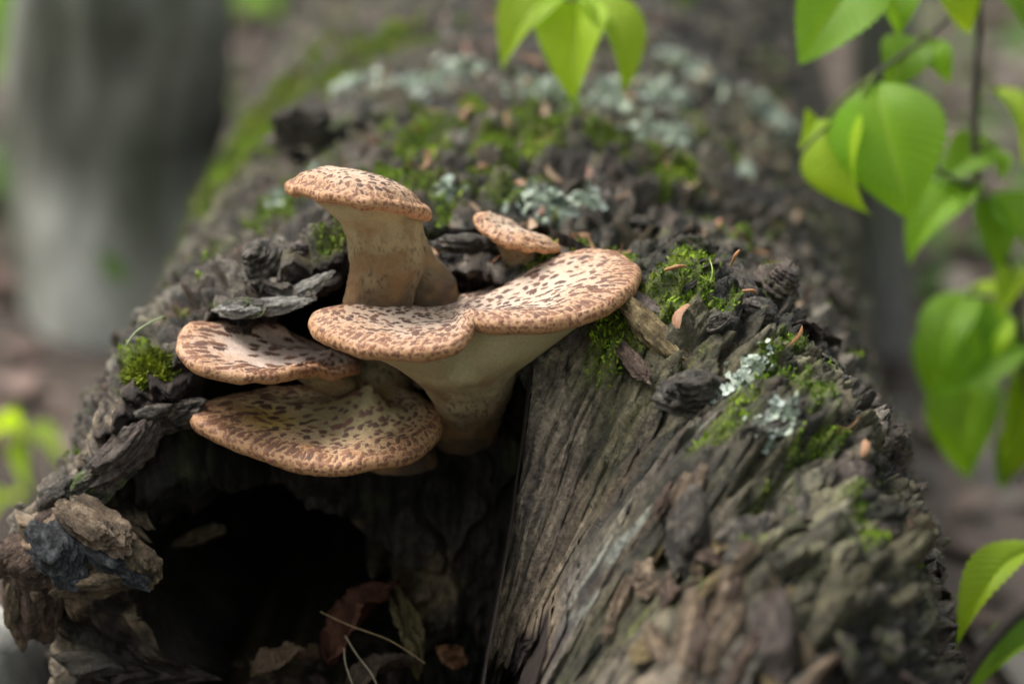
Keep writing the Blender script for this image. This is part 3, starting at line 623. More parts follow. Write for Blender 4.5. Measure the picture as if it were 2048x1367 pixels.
def make_mushroom(name, label, rim, centre, rr, dip, stem, lobes, tint, nscale, seed, smin=.0011, smax=.0026, band=.30, stem_dark=.5):
    root = empty(name, at(*[stem[-1][k] for k in (0, 1, 3)])); RI = Matrix.Translation(-root.location)
    tag(root, label, 'mushroom', 'bracket mushrooms growing from the log')
    def add(nm, me, mat, parent=None):
        o = obj(nm, me, mat); o.parent = parent or root
        o.matrix_parent_inverse = RI if parent is None else Matrix.Identity(4)
        return o
    rim = np.array([at(*q) for q in rim]); O = at(*centre); K = len(rim)
    n = 300
    dense = catmull(rim, np.linspace(0, K, 2001)[:-1], True)
    d = np.linalg.norm(np.roll(dense, -1, 0)-dense, axis=1); cum = np.concatenate([[0], np.cumsum(d)])
    per = cum[-1]
    pick = np.interp(np.linspace(0, per, n, endpoint=False), cum, np.arange(2001)) % 2000
    C = dense[pick.astype(int)]
    for _ in range(2): C = .25*np.roll(C, 1, 0)+.5*C+.25*np.roll(C, -1, 0)
    T = np.roll(C, -1, 0)-np.roll(C, 1, 0); T /= np.linalg.norm(T, axis=1)[:, None]
    out = np.cross(T, UP); out /= np.linalg.norm(out, axis=1)[:, None]
    if ((C-O)*out).sum() < 0: out = -out
    ro = rr; rr = ro*.68; C = C+out*(ro-rr)
    ph = np.arange(n)/n*2*np.pi
    wav = fbm(np.stack([np.cos(ph)*2.2, np.sin(ph)*2.2, 0*ph+seed], -1), 3, 510+seed)
    def surf(t, j):
        """cap skin at radial parameter t (0 centre, 1 margin, 1..2 rolling under) and margin index j (float)"""
        j0 = np.floor(j).astype(int) % n; f = (j-np.floor(j))[:, None]; j1 = (j0+1) % n
        Cj = C[j0]*(1-f)+C[j1]*f; oj = out[j0]*(1-f)+out[j1]*f; wj = wav[j0]*(1-f[:, 0])+wav[j1]*f[:, 0]
        tt = np.clip(t, 0, 1)
        P = O+(Cj-O)*tt[:, None]
        z = rr + (dip*(1-tt**2) if tint[3] < .5 else dip*np.sin(np.pi*tt**.85)) + .0016*wj*tt**2 - ro*.75*np.clip((tt-.72)/.28, 0, 1)**2 + ro*.3 + .0009*wj*np.sin(tt*19)*tt
        aa = np.clip(t-1, 0, 1)*np.pi*.97
        P = P + UP*(z+rr*(np.cos(aa)-1))[:, None] + oj*(rr*np.sin(aa))[:, None]
        return P
    tv = np.concatenate([np.linspace(.02, 1, 78), 1+np.linspace(.05, 1, 22)]); m = len(tv)
    TT, JJ = np.meshgrid(tv, np.arange(n), indexing='ij')
    P = surf(TT.ravel(), JJ.ravel().astype(float)).reshape(m, n, 3)
    for _ in range(3):   # relax the crease lines that run to the centre
        k = sstep(.75, .0, tv)[:, None, None]
        P = P*(1-k)+k*(.25*np.roll(P, 1, 1)+.5*P+.25*np.roll(P, -1, 1))
    Nn = grid_normals(np.concatenate([P, P[:, :1]], 1))[:, :-1]
    if Nn[40, :, 2].mean() < 0: Nn = -Nn
    flat = P.reshape(-1, 3); t_ = TT.ravel()
    low = fbm(flat*70+seed, 3, 520); fine = fbm(flat*420+seed, 3, 521)
    flat = flat + Nn.reshape(-1, 3)*(.0011*low*np.minimum(1, t_*2)+.00028*fine*sstep(1.8, 1.0, t_))[:, None]
    # skin colour: pale cream disc, tan to orange-brown margin
    cream, tan, orange, grey = np.array(tint[0]), np.array(tint[1])*np.array([.95, .88, .8]), np.array([.52, .285, .135]), np.array(tint[2])
    c = lerp(np.broadcast_to(cream, flat.shape), tan, sstep(.55, 1.05, t_+.22*low)[:, None])
    c = lerp(c, orange, sstep(.98, 1.5, t_+.12*low)[:, None])
    c = lerp(c, grey, (tint[3]*sstep(.55, .05, t_+.18*low))[:, None])
    if len(tint) > 4:
        for (sx, sy, sY, sr, scol, sk) in tint[4]:
            q = at(sx, sy, sY); dd = np.linalg.norm((flat-q)*np.array([1, 1, .4]), axis=1)
            c = lerp(c, np.array(scol), (sk*sstep(1.15, .35, dd/sr+.35*low))[:, None])
    edge = np.clip(.22+.8*sstep(1-band*1.25, .98, t_+.15*low), 0, 1)*sstep(2.0, 1.75, t_)
    cap = add('cap', mesh_from('cap', flat, grid_faces(m, n, True), True, c, {'edge': edge}), M['cap'])
    # dark scales, each a thin flake whose border sinks into the skin, in loose rings
    spots = []; t = .10
    while t < 1.52:
        spacing = np.interp(t, [0, .5, .8, 1, 1.5], [.0038, .0047, .0041, .0033, .0030])
        pl = per*min(1, t); k = max(5, int(pl/spacing)); off = random.random()
        for q in range(k):
            spots.append((t+random.gauss(0, .012), (q+off+random.gauss(0, .22))/k*n))
        # radial step in parameter
        mean_r = per/6.6
        t += (spacing*.72)/(mean_r if t < 1 else rr*3.0)
    random.shuffle(spots)
    cnt = 0; rest_v, rest_f, rest_c, rest_k, rest_d = [], [], [], [], []
    spots = [q for q in spots if random.random() < nscale]
    sizes = [(random.uniform(smin, smax)*np.interp(q[0], [0, .3, .85, 1.0, 1.5], [.66, .88, .82, .66, .54]), q) for q in spots]
    sizes.sort(key=lambda a: -a[0])
    for si, (sz, (t, j)) in enumerate(sizes):
        ne = 11; an = np.linspace(0, 2*np.pi, ne, endpoint=False)
        ir = 1+.24*np.sin(an*2+random.random()*6)+.16*np.sin(an*3+random.random()*6)+np.array([random.gauss(0, .1) for _ in an])
        asp = random.uniform(.9, 1.5)*np.interp(t, [.8, 1.1], [1, .8])
        dr = sz*ir*np.sin(an)/math.sqrt(asp); dtg = sz*ir*np.cos(an)*math.sqrt(asp)
        scale_t = (per/6.6) if t < 1 else rr*3.0
        pl = per*np.clip(t, .12, 1)
        ts = [np.array([t])]; js = [np.array([j])]
        for f in (.55, 1.0):
            ts.append(np.clip(t+dr*f/scale_t, .03, 1.85)); js.append(j+dtg*f/pl*n)
        ts = np.concatenate(ts); js = np.concatenate(js)
        a0 = np.clip(np.interp(ts, tv, np.arange(m)), 0, m-1.001); i0 = a0.astype(int); fi_ = (a0-i0)[:, None]
        j0 = np.floor(js).astype(int); fj = (js-j0)[:, None]; j0 %= n; j1 = (j0+1) % n
        G = flat.reshape(m, n, 3); NN = Nn
        pos = (G[i0, j0]*(1-fj)+G[i0, j1]*fj)*(1-fi_)+(G[i0+1, j0]*(1-fj)+G[i0+1, j1]*fj)*fi_
        nor = NN[i0, j0]
        hgt = np.concatenate([[.00030], np.full(ne, .00026), np.full(ne, -.00006)])*min(1.25, sz/.0018)
        pos = pos+nor*hgt[:, None]
        Fs = []
        for e in range(ne):
            e2 = (e+1) % ne
            Fs += [(0, 1+e, 1+e2), (1+e, 1+ne+e, 1+ne+e2), (1+e, 1+ne+e2, 1+e2)]
        cc = c.reshape(m, n, 3)[i0, j0]
        core = np.concatenate([[1], np.full(ne, .72), np.zeros(ne)])
        dk = float(np.clip(np.interp(t, [0, .3, .8, 1.0, 1.2], [.75, .9, .75, .35, .1])+random.gauss(0, .16), 0, 1))
        if cnt < 290:
            me = mesh_from('scale', pos, Fs, True, cc, {'core': core, 'dark': np.full(len(pos), dk)})
            add('scale', me, M['scale'], cap); cnt += 1
        else:
            b0 = sum(len(v) for v in rest_v)
            rest_v.append(pos); rest_f.append(np.array(Fs)+b0); rest_c.append(cc); rest_k.append(core); rest_d.append(np.full(len(pos), dk))
    if rest_v:
        o = add('small_scales', mesh_from('small_scales', np.concatenate(rest_v), np.concatenate(rest_f), True, np.concatenate(rest_c), {'core': np.concatenate(rest_k), 'dark': np.concatenate(rest_d)}), M['scale'], cap)
        o['kind'] = 'stuff'
    # pore surface and stem in one flowing body
    cen = C.mean(0); angr = np.arctan2(C[:, 1]-cen[1], C[:, 0]-cen[0])
    rings = [C+out*(rr*.35)-UP*(rr*.93), C-out*(rr*.5)-UP*(rr*1.02)]
    first = None; rs = []
    for (px, py, hw, Y) in stem:
        q = at(px, py, Y); r = hw*Y*1.06/FPX
        rs.append(q+np.stack([np.cos(angr), np.sin(angr), 0*angr], -1)*r)
    rings.append(lerp(rings[1], rs[0], .5))
    rings += rs
    rings = np.array(rings)
    mm_ = 64; ts = np.linspace(0, len(rings)-1-1e-6, mm_)
    V = catmull(rings.reshape(len(rings), -1), ts).reshape(mm_, n, 3)
    for k in range(3, mm_-1): V[k] = .2*np.roll(V[k], 2, 0)+.6*V[k]+.2*np.roll(V[k], -2, 0)
    v = V.reshape(-1, 3); hh = np.repeat(ts/(len(rings)-1), n)
    cv = v-np.repeat(V.mean(1), n, 0); cv[:, 2] *= .2; cv /= np.linalg.norm(cv, axis=1)[:, None]+1e-9
    lo = fbm(v*55+seed, 3, 530); fi2 = fbm(v*350+seed, 3, 531)
    v = v+cv*((.0022*lo+.0006*fi2)*sstep(.15, .4, hh))[:, None]
    F = grid_faces(mm_, n, True)
    Vs, Fs_, Hs = [v], [F], [hh]
    for lb in lobes:
        lv, lf, lh = lathe_path(lb, seed=seed+len(Vs)); Fs_.append(lf+sum(len(q) for q in Vs)); Vs.append(lv); Hs.append(.55+.45*lh)
    v = np.concatenate(Vs); hh = np.concatenate(Hs); F = np.concatenate(Fs_)
    lo = fbm(v*60+seed, 3, 532); sp = fbm(v*np.array([620, 620, 420])+seed, 2, 533)
    c = lerp(np.broadcast_to(np.array([.46, .375, .205]), v.shape), np.array([.32, .24, .13]), sstep(.2, .7, hh+.2*lo)[:, None])
    c = lerp(c, np.array([.085, .055, .038]), (.95*sstep(stem_dark, .95, hh+.25*lo))[:, None])
    c = lerp(c, np.array([.10, .065, .04]), (sstep(.10, .28, sp)*sstep(.38, .65, hh)*.85)[:, None])
    c = lerp(c, np.array([.25, .15, .07]), (.85*sstep(-.05, .3, lo)*sstep(.25, .45, hh))[:, None])
    add('stem', mesh_from('stem', v, F, True, c), M['stem'])
    return root, surf

PINK = ((.60, .43, .31), (.56, .36, .225), (.36, .28, .21), .25)
make_mushroom('bracket_mushroom', 'upright mushroom on a thick pale stem with domed scaly tan cap',
    [(592, 366, .905), (640, 376, .888), (700, 388, .878), (760, 398, .876), (810, 408, .884), (842, 418, .90), (815, 402, .915), (760, 388, .926), (700, 376, .928), (640, 362, .92), (610, 358, .915)],
    (725, 384, .90), .0042, .0042,
    [(748, 418, 92, .90), (762, 445, 78, .90), (770, 480, 73, .90), (774, 525, 72, .90), (766, 565, 70, .902), (758, 605, 68, .904), (755, 650, 70, .91)],
    [[(805, 440, 34, .905), (812, 490, 42, .908), (832, 530, 56, .912), (846, 570, 66, .916), (850, 620, 70, .92)]],
    PINK, .9, 1, .0009, .0021, .55, .48)
make_mushroom('bracket_mushroom', 'small tilted mushroom half hidden behind the two-lobed cap',
    [(962, 434, .928), (978, 458, .918), (1010, 474, .913), (1050, 483, .912), (1090, 489, .918), (1108, 492, .93), (1090, 488, .945), (1055, 474, .952), (1025, 448, .952), (1000, 435, .948), (975, 430, .94)],
    (1020, 458, .934), .0030, -.0012,
    [(1040, 492, 44, .930), (1042, 522, 38, .930), (1045, 560, 34, .936), (1048, 610, 36, .94)], [], PINK, .75, 2, .0009, .0019, .5, .8)
make_mushroom('bracket_mushroom', 'wide two-lobed mushroom cap with a notch in its rim above a pale funnel stem',
    [(643, 636, .878), (675, 664, .864), (735, 684, .853), (810, 694, .847), (868, 688, .845), (908, 672, .847), (930, 640, .857), (950, 632, .859), (1000, 638, .856), (1070, 636, .857), (1145, 620, .862), (1212, 594, .870), (1250, 560, .886),
     (1252, 530, .902), (1222, 510, .915), (1165, 508, .924), (1105, 534, .928), (1045, 562, .930), (970, 590, .928), (900, 606, .925), (830, 612, .918), (760, 618, .906), (690, 618, .893)],
    (905, 628, .893), .0050, -.0040,
    [(922, 722, 128, .885), (934, 758, 100, .888), (940, 795, 80, .893), (938, 828, 70, .902), (930, 868, 66, .918), (925, 900, 70, .945)],
    [[(905, 575, 40, .938), (890, 600, 62, .938), (885, 660, 70, .936), (890, 760, 70, .93)]],
    ((.64, .475, .36), (.56, .375, .25), (.46, .34, .24), .35), .92, 3, .0011, .0026, .32, .5)
make_mushroom('bracket_mushroom', 'fan-shaped pinkish scaly mushroom beside the green moss cushion',
    [(368, 688, .876), (383, 658, .89), (425, 646, .90), (480, 646, .908), (540, 648, .916), (575, 668, .918), (625, 692, .918), (680, 712, .915), (705, 730, .908), (665, 738, .897), (610, 732, .886), (560, 742, .873), (480, 746, .863), (420, 732, .863), (382, 712, .868)],
    (668, 716, .905), .0036, -.0040,
    [(625, 740, 55, .907), (660, 762, 52, .912), (690, 792, 52, .92), (720, 830, 48, .93)], [],
    ((.63, .485, .40), (.56, .37, .24), (.31, .24, .19), .8), .72, 4, .0012, .0029, .3, .8)
make_mushroom('bracket_mushroom', 'lowest mushroom, broad dished cap with olive centre over the dark hollow',
    [(404, 834, .877), (432, 806, .887), (500, 790, .897), (570, 780, .903), (640, 777, .908), (715, 768, .913), (780, 776, .915), (832, 798, .908), (862, 830, .893), (850, 868, .877), (800, 900, .864), (740, 917, .858), (680, 923, .856), (610, 917, .858), (540, 896, .861), (460, 864, .868)],
    (742, 786, .906), .0048, -.0075,
    [(730, 862, 110, .898), (765, 862, 78, .908), (800, 880, 62, .925), (820, 920, 60, .94)],
    [[(760, 690, 40, .935), (752, 735, 62, .928), (756, 790, 74, .92), (770, 850, 78, .915), (800, 920, 80, .92)]],
    ((.54, .385, .225), (.54, .335, .19), (.25, .205, .10), .75, [(745, 795, .905, .042, (.24, .205, .10), .8), (530, 862, .880, .015, (.58, .38, .08), .75)]), .95, 5, .0011, .0028, .34, .7)

# ------------------------------------------------------------------ moss: thousands of short green shoots
def moss_mesh(pts, nrm, hmin, hmax, cols, seed):
    r = np.random.default_rng(seed); n = len(pts)
    up = nrm*.6+np.array([0, 0, .5])+r.normal(0, .38, (n, 3)); up /= np.linalg.norm(up, axis=1)[:, None]
    sd_ = np.cross(up, r.normal(0, 1, (n, 3))); sd_ /= np.linalg.norm(sd_, axis=1)[:, None]+1e-9
    h = r.uniform(hmin, hmax, n)[:, None]; w = h*.16+.00012
    b = pts-nrm*.0006; mid = b+up*h*.6; tip = b+up*h+r.normal(0, .25, (n, 3))*h
    V = np.stack([b-sd_*w*.6, b+sd_*w*.6, mid+sd_*w, tip, mid-sd_*w], 1).reshape(-1, 3)
    k = np.arange(n)[:, None]*5
    F = np.concatenate([k+np.array([0, 1, 2]), k+np.array([0, 2, 4]), k+np.array([4, 2, 3])])
    c = cols*r.uniform(.6, 1.5, n)[:, None]
    C5 = np.repeat(c, 5, 0)
    return mesh_from('moss', V, F, False, C5)
def moss_spots():
    r = np.random.default_rng(5)
    wgt = LMOSS*LKEEP; wgt[:, LS > 1.5] = 0
    i, j = np.nonzero(wgt > .45)
    area = np.gradient(LS)[j]*np.gradient(LTH)[i]; p = area*wgt[i, j]; p /= p.sum()
    k = r.choice(len(i), 60000, p=p)
    pts = LP[i[k], j[k]]+r.normal(0, .0006, (len(k), 3)); nr = LN[i[k], j[k]]
    f = fbm(pts*40, 2, 601)
    c = lerp(np.array([.10, .17, .010]), np.array([.26, .38, .02]), sstep(-.35, .35, f)[:, None])
    c = lerp(c, np.array([.18, .17, .03]), (.8*sstep(.05, .4, fbm(pts*18, 2, 602)))[:, None])
    o = obj('moss', moss_mesh(pts, nr, .0009, .0026, c, 8), M['moss'])
    tag(o, 'bright green moss spread in patches over the log bark', 'moss', None, 'stuff')
moss_spots()
def moss_cushion(name, label, px, py, Y, rad, n, seed):
    r = np.random.default_rng(seed); c0 = at(px, py, Y)
    d = r.normal(0, 1, (n, 3)); d /= np.linalg.norm(d, axis=1)[:, None]; d[:, 2] = np.abs(d[:, 2])*1.0-.35
    lump = 1+.3*fbm(d*2.2+seed, 3, 610)
    pts = c0+d*np.array(rad)*lump[:, None]
    f = fbm(pts*160, 2, 611)
    c = lerp(np.array([.09, .115, .010]), np.array([.26, .30, .025]), sstep(-.35, .35, f)[:, None])
    o = obj(name, moss_mesh(pts, d, .0012, .0034, c, seed), M['moss'])
    tag(o, label, 'moss', None, 'stuff')
    # dark body under the shoots
moss_cushion('moss_cushion', 'yellow-green cushion of moss tucked beside the fan-shaped mushroom', 312, 745, .895, (.011, .012, .011), 6500, 21)

# ------------------------------------------------------------------ lichen crusts
def lichen(px, py, rad, label, seed):
    q = on_log(px, py)
    if not q: return
    r = np.random.default_rng(seed); n = int(np.clip(rad*9000, 30, 260))
    V, F, Cc = [], [], []
    for k in range(n):
        da, ds = r.normal(0, rad*.42, 2)
        p, nn, i, j = log_at(q[0]+da/RB, q[1]+ds*1.3)
        if not LKEEP[i, j]: continue
        sz = r.uniform(.0010, .0026)*(1+rad*10)
        nn = nn+r.normal(0, .35, 3); nn /= np.linalg.norm(nn)
        x = np.cross(nn, r.normal(0, 1, 3)); x /= np.linalg.norm(x); y = np.cross(nn, x)
        an = np.linspace(0, 2*np.pi, 10, endpoint=False); rr_ = sz*(1+.3*np.sin(an*3+r.uniform(0, 6))+r.normal(0, .12, 10))
        ring = p+nn*.0008+x*(rr_*np.cos(an))[:, None]+y*(rr_*np.sin(an))[:, None]+nn*(sz*r.uniform(-.15, .55, 10))[:, None]
        b = sum(len(v) for v in V); V.append(np.concatenate([[p+nn*.0004], ring])); F += [(b, b+1+e, b+1+(e+1) % 10) for e in range(10)]
        Cc.append(np.repeat(np.array([[.43, .48, .40]])*r.uniform(.7, 1.25)*np.array([1, 1, r.uniform(.9, 1.05)]), 11, 0))
    if V:
        o = obj('lichen_patch', mesh_from('lichen_patch', np.concatenate(V), F, False, np.concatenate(Cc)), M['lichen'])
        tag(o, label, 'lichen', 'pale lichen crusts on the bark')
for k, (px, py, r_) in enumerate(LICHEN):
    lab = {0: 'largest pale blue-green lichen crust on the log between mossy bark and the small mushroom', 3: 'broad pale lichen crust along the far crest of the log', 6: 'grey-green lichen spread on the far log behind the hanging leaves', 4: 'whitish lichen lump on the far shoulder of the log', 10: 'tiny blue-green lichen tuft between the upright mushroom and the largest lichen crust', 9: 'pale lichen cluster on the log beside the folded sapling leaf', 11: 'pale lichen flecks on bark beside the tan broken slab'}.get(k, 'small pale grey-green lichen crust on the log bark')
    lichen(px, py, r_, lab, 700+k)

# ------------------------------------------------------------------ dead needles and leaf scraps on the log
def strip_mesh(name, L, w, curl, col, seed, seg=7):
    r = np.random.default_rng(seed); u = np.linspace(-.5, .5, seg)
    wid = w*np.sqrt(np.clip(1-(2*u)**4, .08, 1))
    z = curl*L*(u*u*4-.5)*.5; x = u*L; y = r.uniform(-.25, .25)*L*(u*u*4)
    V = np.stack([np.stack([x, y-wid/2, z], -1), np.stack([x, y, z+w*.25], -1), np.stack([x, y+wid/2, z], -1)], 1).reshape(-1, 3)
    c = np.array(col)*r.uniform(.8, 1.2)*np.ones((len(V), 3))
    return mesh_from(name, V, grid_faces(seg, 3), True, c)
NEED = [strip_mesh('needle', .011, .0011, .25*k-.2, ((.30, .13, .05), (.36, .19, .09), (.22, .10, .05))[k % 3], k) for k in range(5)]
SCRAP = [strip_mesh('scrap', .009, .0032, .3*k-.3, ((.33, .17, .09), (.40, .27, .17), (.26, .14, .10))[k % 3], 20+k) for k in range(5)]
for me in NEED+SCRAP: me.materials.append(M['needle'])
def lay(me, name, px, py, scale, label, cat, group, th_s=None, tilt=.25, ang=None, lift=.0022):
    q = th_s or on_log(px, py)
    if not q: return
    p, nn, i, j = log_at(*q)
    if not LKEEP[i, j]: return
    n = (Vector(nn)+Vector((random.gauss(0, tilt), random.gauss(0, tilt), .3))).normalized()
    a = random.uniform(0, 6.28) if ang is None else ang
    x = Vector((math.cos(a), math.sin(a), 0)); x = (x-n*n.dot(x)).normalized(); y = n.cross(x)
    o = bpy.data.objects.new(name, me); COL.objects.link(o)
    o.matrix_world = Matrix.Translation(Vector(p)+n*lift) @ Matrix((x, y, n)).transposed().to_4x4() @ Matrix.Scale(scale, 4)
    tag(o, label, cat, group)
for k in range(260):
    th = math.radians(random.uniform(-46, 50)); s = random.choice([random.uniform(.93, 1.25), random.uniform(.70, 1.0), random.uniform(.95, 1.4)])
    if math.degrees(th) < np.interp(s, [.70, .80, .88, .9], [48, 30, 16, -20]): continue
    if random.random() < .55:
        lay(NEED[k % 5], 'dry_needle', 0, 0, random.uniform(.6, 1.25), 'thin rusty brown dry needle lying on the log', 'needle', 'dry needles scattered over the log', (th, s))
    else:
        lay(SCRAP[k % 5], 'leaf_scrap', 0, 0, random.uniform(.7, 1.5), 'small tan scrap of dead leaf lying on the log', 'leaf scrap', 'dead leaf scraps scattered over the log', (th, s))

# ------------------------------------------------------------------ green leaves and saplings
def leaf_mesh(seed, fold, droop, twist, wide=.5, col=(.22, .42, .03), vein_col=(.40, .56, .08), rough=0.0):
    r = np.random.default_rng(seed); nu, nv = 110, 23
    u = np.linspace(0, 1, nu); v = np.linspace(-1, 1, nv); U, V = np.meshgrid(u, v, indexing='ij')
    w = wide*.5*np.sin(np.pi*np.clip(U, 0, 1)**.82)**.85*(1-.12*U)
    w = w*(1+.09*(((U*15+.3) % 1)-.5)*np.abs(V)**5)
    x = w*V; y = U
    vein = ((U-.34*np.abs(V)*wide)*15) % 1
    pleat = np.abs(vein-.5)*2
    z = .020*pleat*np.minimum(1, np.abs(V)*4)*np.sin(np.pi*U) + fold*np.abs(V)*w + droop*U*(1-U)
    z += .03*np.sin(U*6+seed)*V*np.abs(V) + .012*np.sin(V*3+U*9+seed)
    z -= .012*np.exp(-(V/.08)**2)
    if rough:
        q = np.stack([U, V*.5, 0*U+seed], -1).reshape(-1, 3)
        z = z+rough*fbm(q*3, 3, 640).reshape(U.shape); w = w*(1+1.2*rough*fbm(q*5, 3, 641).reshape(U.shape)*np.abs(V)); x = w*V
    a = twist*U; xx = x*np.cos(a)-z*np.sin(a)*.6; zz = z+x*np.sin(a)
    cl = np.array(col)*np.ones(U.shape+(3,))
    cl = lerp(cl, np.array(vein_col), (.6*np.exp(-(V/.06)**2)+.6*np.exp(-((vein-.0)/.12)**2)+.6*np.exp(-((vein-1.0)/.12)**2))[..., None]*.8)
    me = mesh_from('leaf', np.stack([xx, y, zz], -1).reshape(-1, 3), grid_faces(nu, nv), True, cl.reshape(-1, 3)*r.uniform(.9, 1.1))
    me.materials.append(M['leaf']); return me
LEAVES = [leaf_mesh(k, f, d, t, w) for k, (f, d, t, w) in enumerate([(.35, .5, .2, .62), (.6, .7, -.3, .58), (.9, .45, .3, .7), (.2, .8, .5, .6), (.4, .9, -.5, .55)])]
YLEAVES = [leaf_mesh(30+k, f, d, t, w, (.38, .54, .03)) for k, (f, d, t, w) in enumerate([(.35, .9, .2, .62), (.7, .7, -.3, .6)])]
def put_leaf(parent, PI, base, tip, width, face, k, meshes=LEAVES, name='leaf'):
    """leaf from base to tip (world points); face = direction its upper side looks"""
    b, t = Vector(base), Vector(tip); y = t-b; L = y.length; y.normalize()
    n = Vector(face); n = (n-y*n.dot(y)).normalized(); x = y.cross(n)
    me = meshes[k % len(meshes)]
    o = bpy.data.objects.new(name, me); COL.objects.link(o); o.parent = parent; o.matrix_parent_inverse = PI
    wide = max(abs(v.co.x) for v in me.vertices)*2
    o.matrix_basis = Matrix.Translation(b) @ Matrix((x, y, n)).transposed().to_4x4() @ Matrix.Diagonal((width/wide, L, L, 1))
    return o
def px_m(w, Y): return w*Y*1.06/FPX
def sapling(name, label, stems, leaves, stemcol=(.09, .075, .065), dY=0.0):
    """stems: list of (points (px,py,Y), radii m); leaves: (base, tip, width px, facing, mesh set)"""
    stems = [([(a, b, y+dY) for a, b, y in p], r) for p, r in stems]; leaves = [((b[0], b[1], b[2]+dY), (t[0], t[1], t[2]+dY), w, f, m) for b, t, w, f, m in leaves]
    b0 = at(*stems[0][0][-1]); root = empty(name, b0); PI = Matrix.Translation(-root.location)
    tag(root, label, 'sapling')
    ends = []
    for pts, rad in stems:
        W = [at(*q) for q in pts]; V, F = tube(W, rad)
        o = obj('branch', mesh_from('branch', V, F, True, np.array(stemcol)*np.ones((len(V), 3))), M['twig']); o.parent = root; o.matrix_parent_inverse = PI
        ends += [V[::8][i] for i in range(0, len(V)//8)]
    ends = np.array(ends)
    for k, (bq, tq, w, face, ms) in enumerate(leaves):
        b, t = at(*bq), at(*tq)
        lf = put_leaf(root, PI, b, t, px_m(w*.9, bq[2]), face, k, ms)
        near = ends[np.argmin(((ends-b)**2).sum(1))]
        V, F = tube([near, (near+b)/2+np.array([0, 0, .003]), b, b+(t-b)*.12], [.0009, .0008, .0007, .0005], 6, 4)
        o = obj('petiole', mesh_from('petiole', V, F, True, np.array([.16, .2, .05])*np.ones((len(V), 3))), M['twig']); o.parent = root; o.matrix_parent_inverse = PI
LV, YL = LEAVES, YLEAVES
sapling('beech_sapling', 'slender sapling with broad pleated green leaves hanging beside the log',
    [([(1962, -120, 1.09), (1957, 60, 1.09), (1950, 200, 1.09), (1953, 350, 1.09), (1972, 410, 1.09), (2010, 510, 1.09), (2040, 640, 1.1), (2070, 900, 1.12), (2120, 1500, 1.16), (2130, 1900, 1.2)], [.0014, .0018, .002, .0022, .0022, .0024, .0026, .003, .0034, .004]),
     ([(1868, 335, 1.05), (1905, 358, 1.07), (1955, 375, 1.09)], [.0010, .0014, .002]),
     ([(1745, 150, 1.03), (1790, 120, 1.05), (1870, 60, 1.07), (1957, -30, 1.09)], [.0008, .0010, .0012, .0016]),
     ([(1740, -70, 1.03), (1850, -90, 1.06), (1962, -110, 1.09)], [.001, .0012, .0015]),
     ([(1940, 590, 1.12), (2000, 600, 1.11), (2042, 650, 1.1)], [.001, .0013, .002])],
    [((1752, 165, 1.03), (1815, 435, 1.0), 260, (-.25, -.8, .5), LV), ((1715, 225, 1.02), (1742, 430, 1.0), 230, (-.8, -.4, .35), YL), ((1640, 250, 1.03), (1600, 300, 1.0), 60, (0, -.6, .7), YL),
     ((1838, 78, 1.07), (1770, 180, 1.05), 130, (-.2, -.7, .7), LV), ((1845, 84, 1.07), (1898, 168, 1.06), 74, (.3, -.8, .5), LV),
     ((1745, -75, 1.03), (1600, 130, 1.0), 200, (-.1, -.75, .6), LV), ((1775, -60, 1.05), (1797, 72, 1.03), 110, (.3, -.8, .5), LV), ((1850, -70, 1.06), (1938, 66, 1.05), 130, (.3, -.7, .5), YL), ((1990, -100, 1.08), (2062, 120, 1.05), 180, (.2, -.8, .5), LV),
     ((1960, 365, 1.09), (1818, 530, 1.07), 140, (-.3, -.7, .6), LV), ((1995, 288, 1.1), (1872, 372, 1.08), 110, (-.1, -.6, .8), LV), ((1985, 300, 1.1), (2004, 360, 1.09), 50, (.5, -.7, .4), LV), ((1962, 395, 1.09), (1990, 548, 1.07), 110, (.1, -.9, .4), LV), ((1985, 385, 1.09), (2056, 510, 1.08), 130, (.3, -.8, .5), LV),
     ((1935, 582, 1.13), (1885, 760, 1.1), 150, (-.3, -.8, .4), LV), ((2050, 630, 1.12), (1885, 790, 1.1), 180, (-.1, -.7, .7), LV), ((1955, 720, 1.13), (1935, 955, 1.11), 190, (-.3, -.85, .4), LV), ((2030, 740, 1.12), (2010, 960, 1.1), 130, (.3, -.85, .4), YL), ((2060, 700, 1.12), (2060, 930, 1.1), 130, (.4, -.8, .4), LV), ((1950, 570, 1.14), (2010, 640, 1.12), 70, (.1, -.7, .6), YL), ((1990, 180, 1.1), (2050, 330, 1.07), 90, (.3, -.7, .6), YL), ((2045, 540, 1.1), (2000, 640, 1.07), 90, (0, -.6, .8), YL), ((1900, 650, 1.15), (1870, 820, 1.12), 90, (-.5, -.7, .4), LV), ((1990, 620, 1.13), (1960, 760, 1.1), 110, (0, -.8, .6), YL), ((2050, 860, 1.13), (2000, 980, 1.1), 110, (0, -.8, .6), LV)], dY=.08)
sapling('hanging_twig', 'bright yellow-green leaves drooping from a twig over the top of the log',
    [([(1150, 10, 1.06), (1146, -40, 1.07), (1180, -160, 1.09), (1400, -300, 1.12), (1800, -330, 1.15), (2060, -260, 1.16), (2180, 0, 1.17), (2200, 800, 1.2), (2210, 1900, 1.25)], [.0009, .0012, .0016, .002, .0024, .003, .0035, .004, .005])],
    [((1145, -10, 1.06), (1003, 140, 1.03), 130, (-.35, -.45, .85), YL), ((1150, 5, 1.06), (1150, 205, 1.02), 170, (0, -.65, .75), YL), ((1160, -10, 1.06), (1252, 180, 1.03), 150, (.35, -.5, .8), YL)], dY=.09)
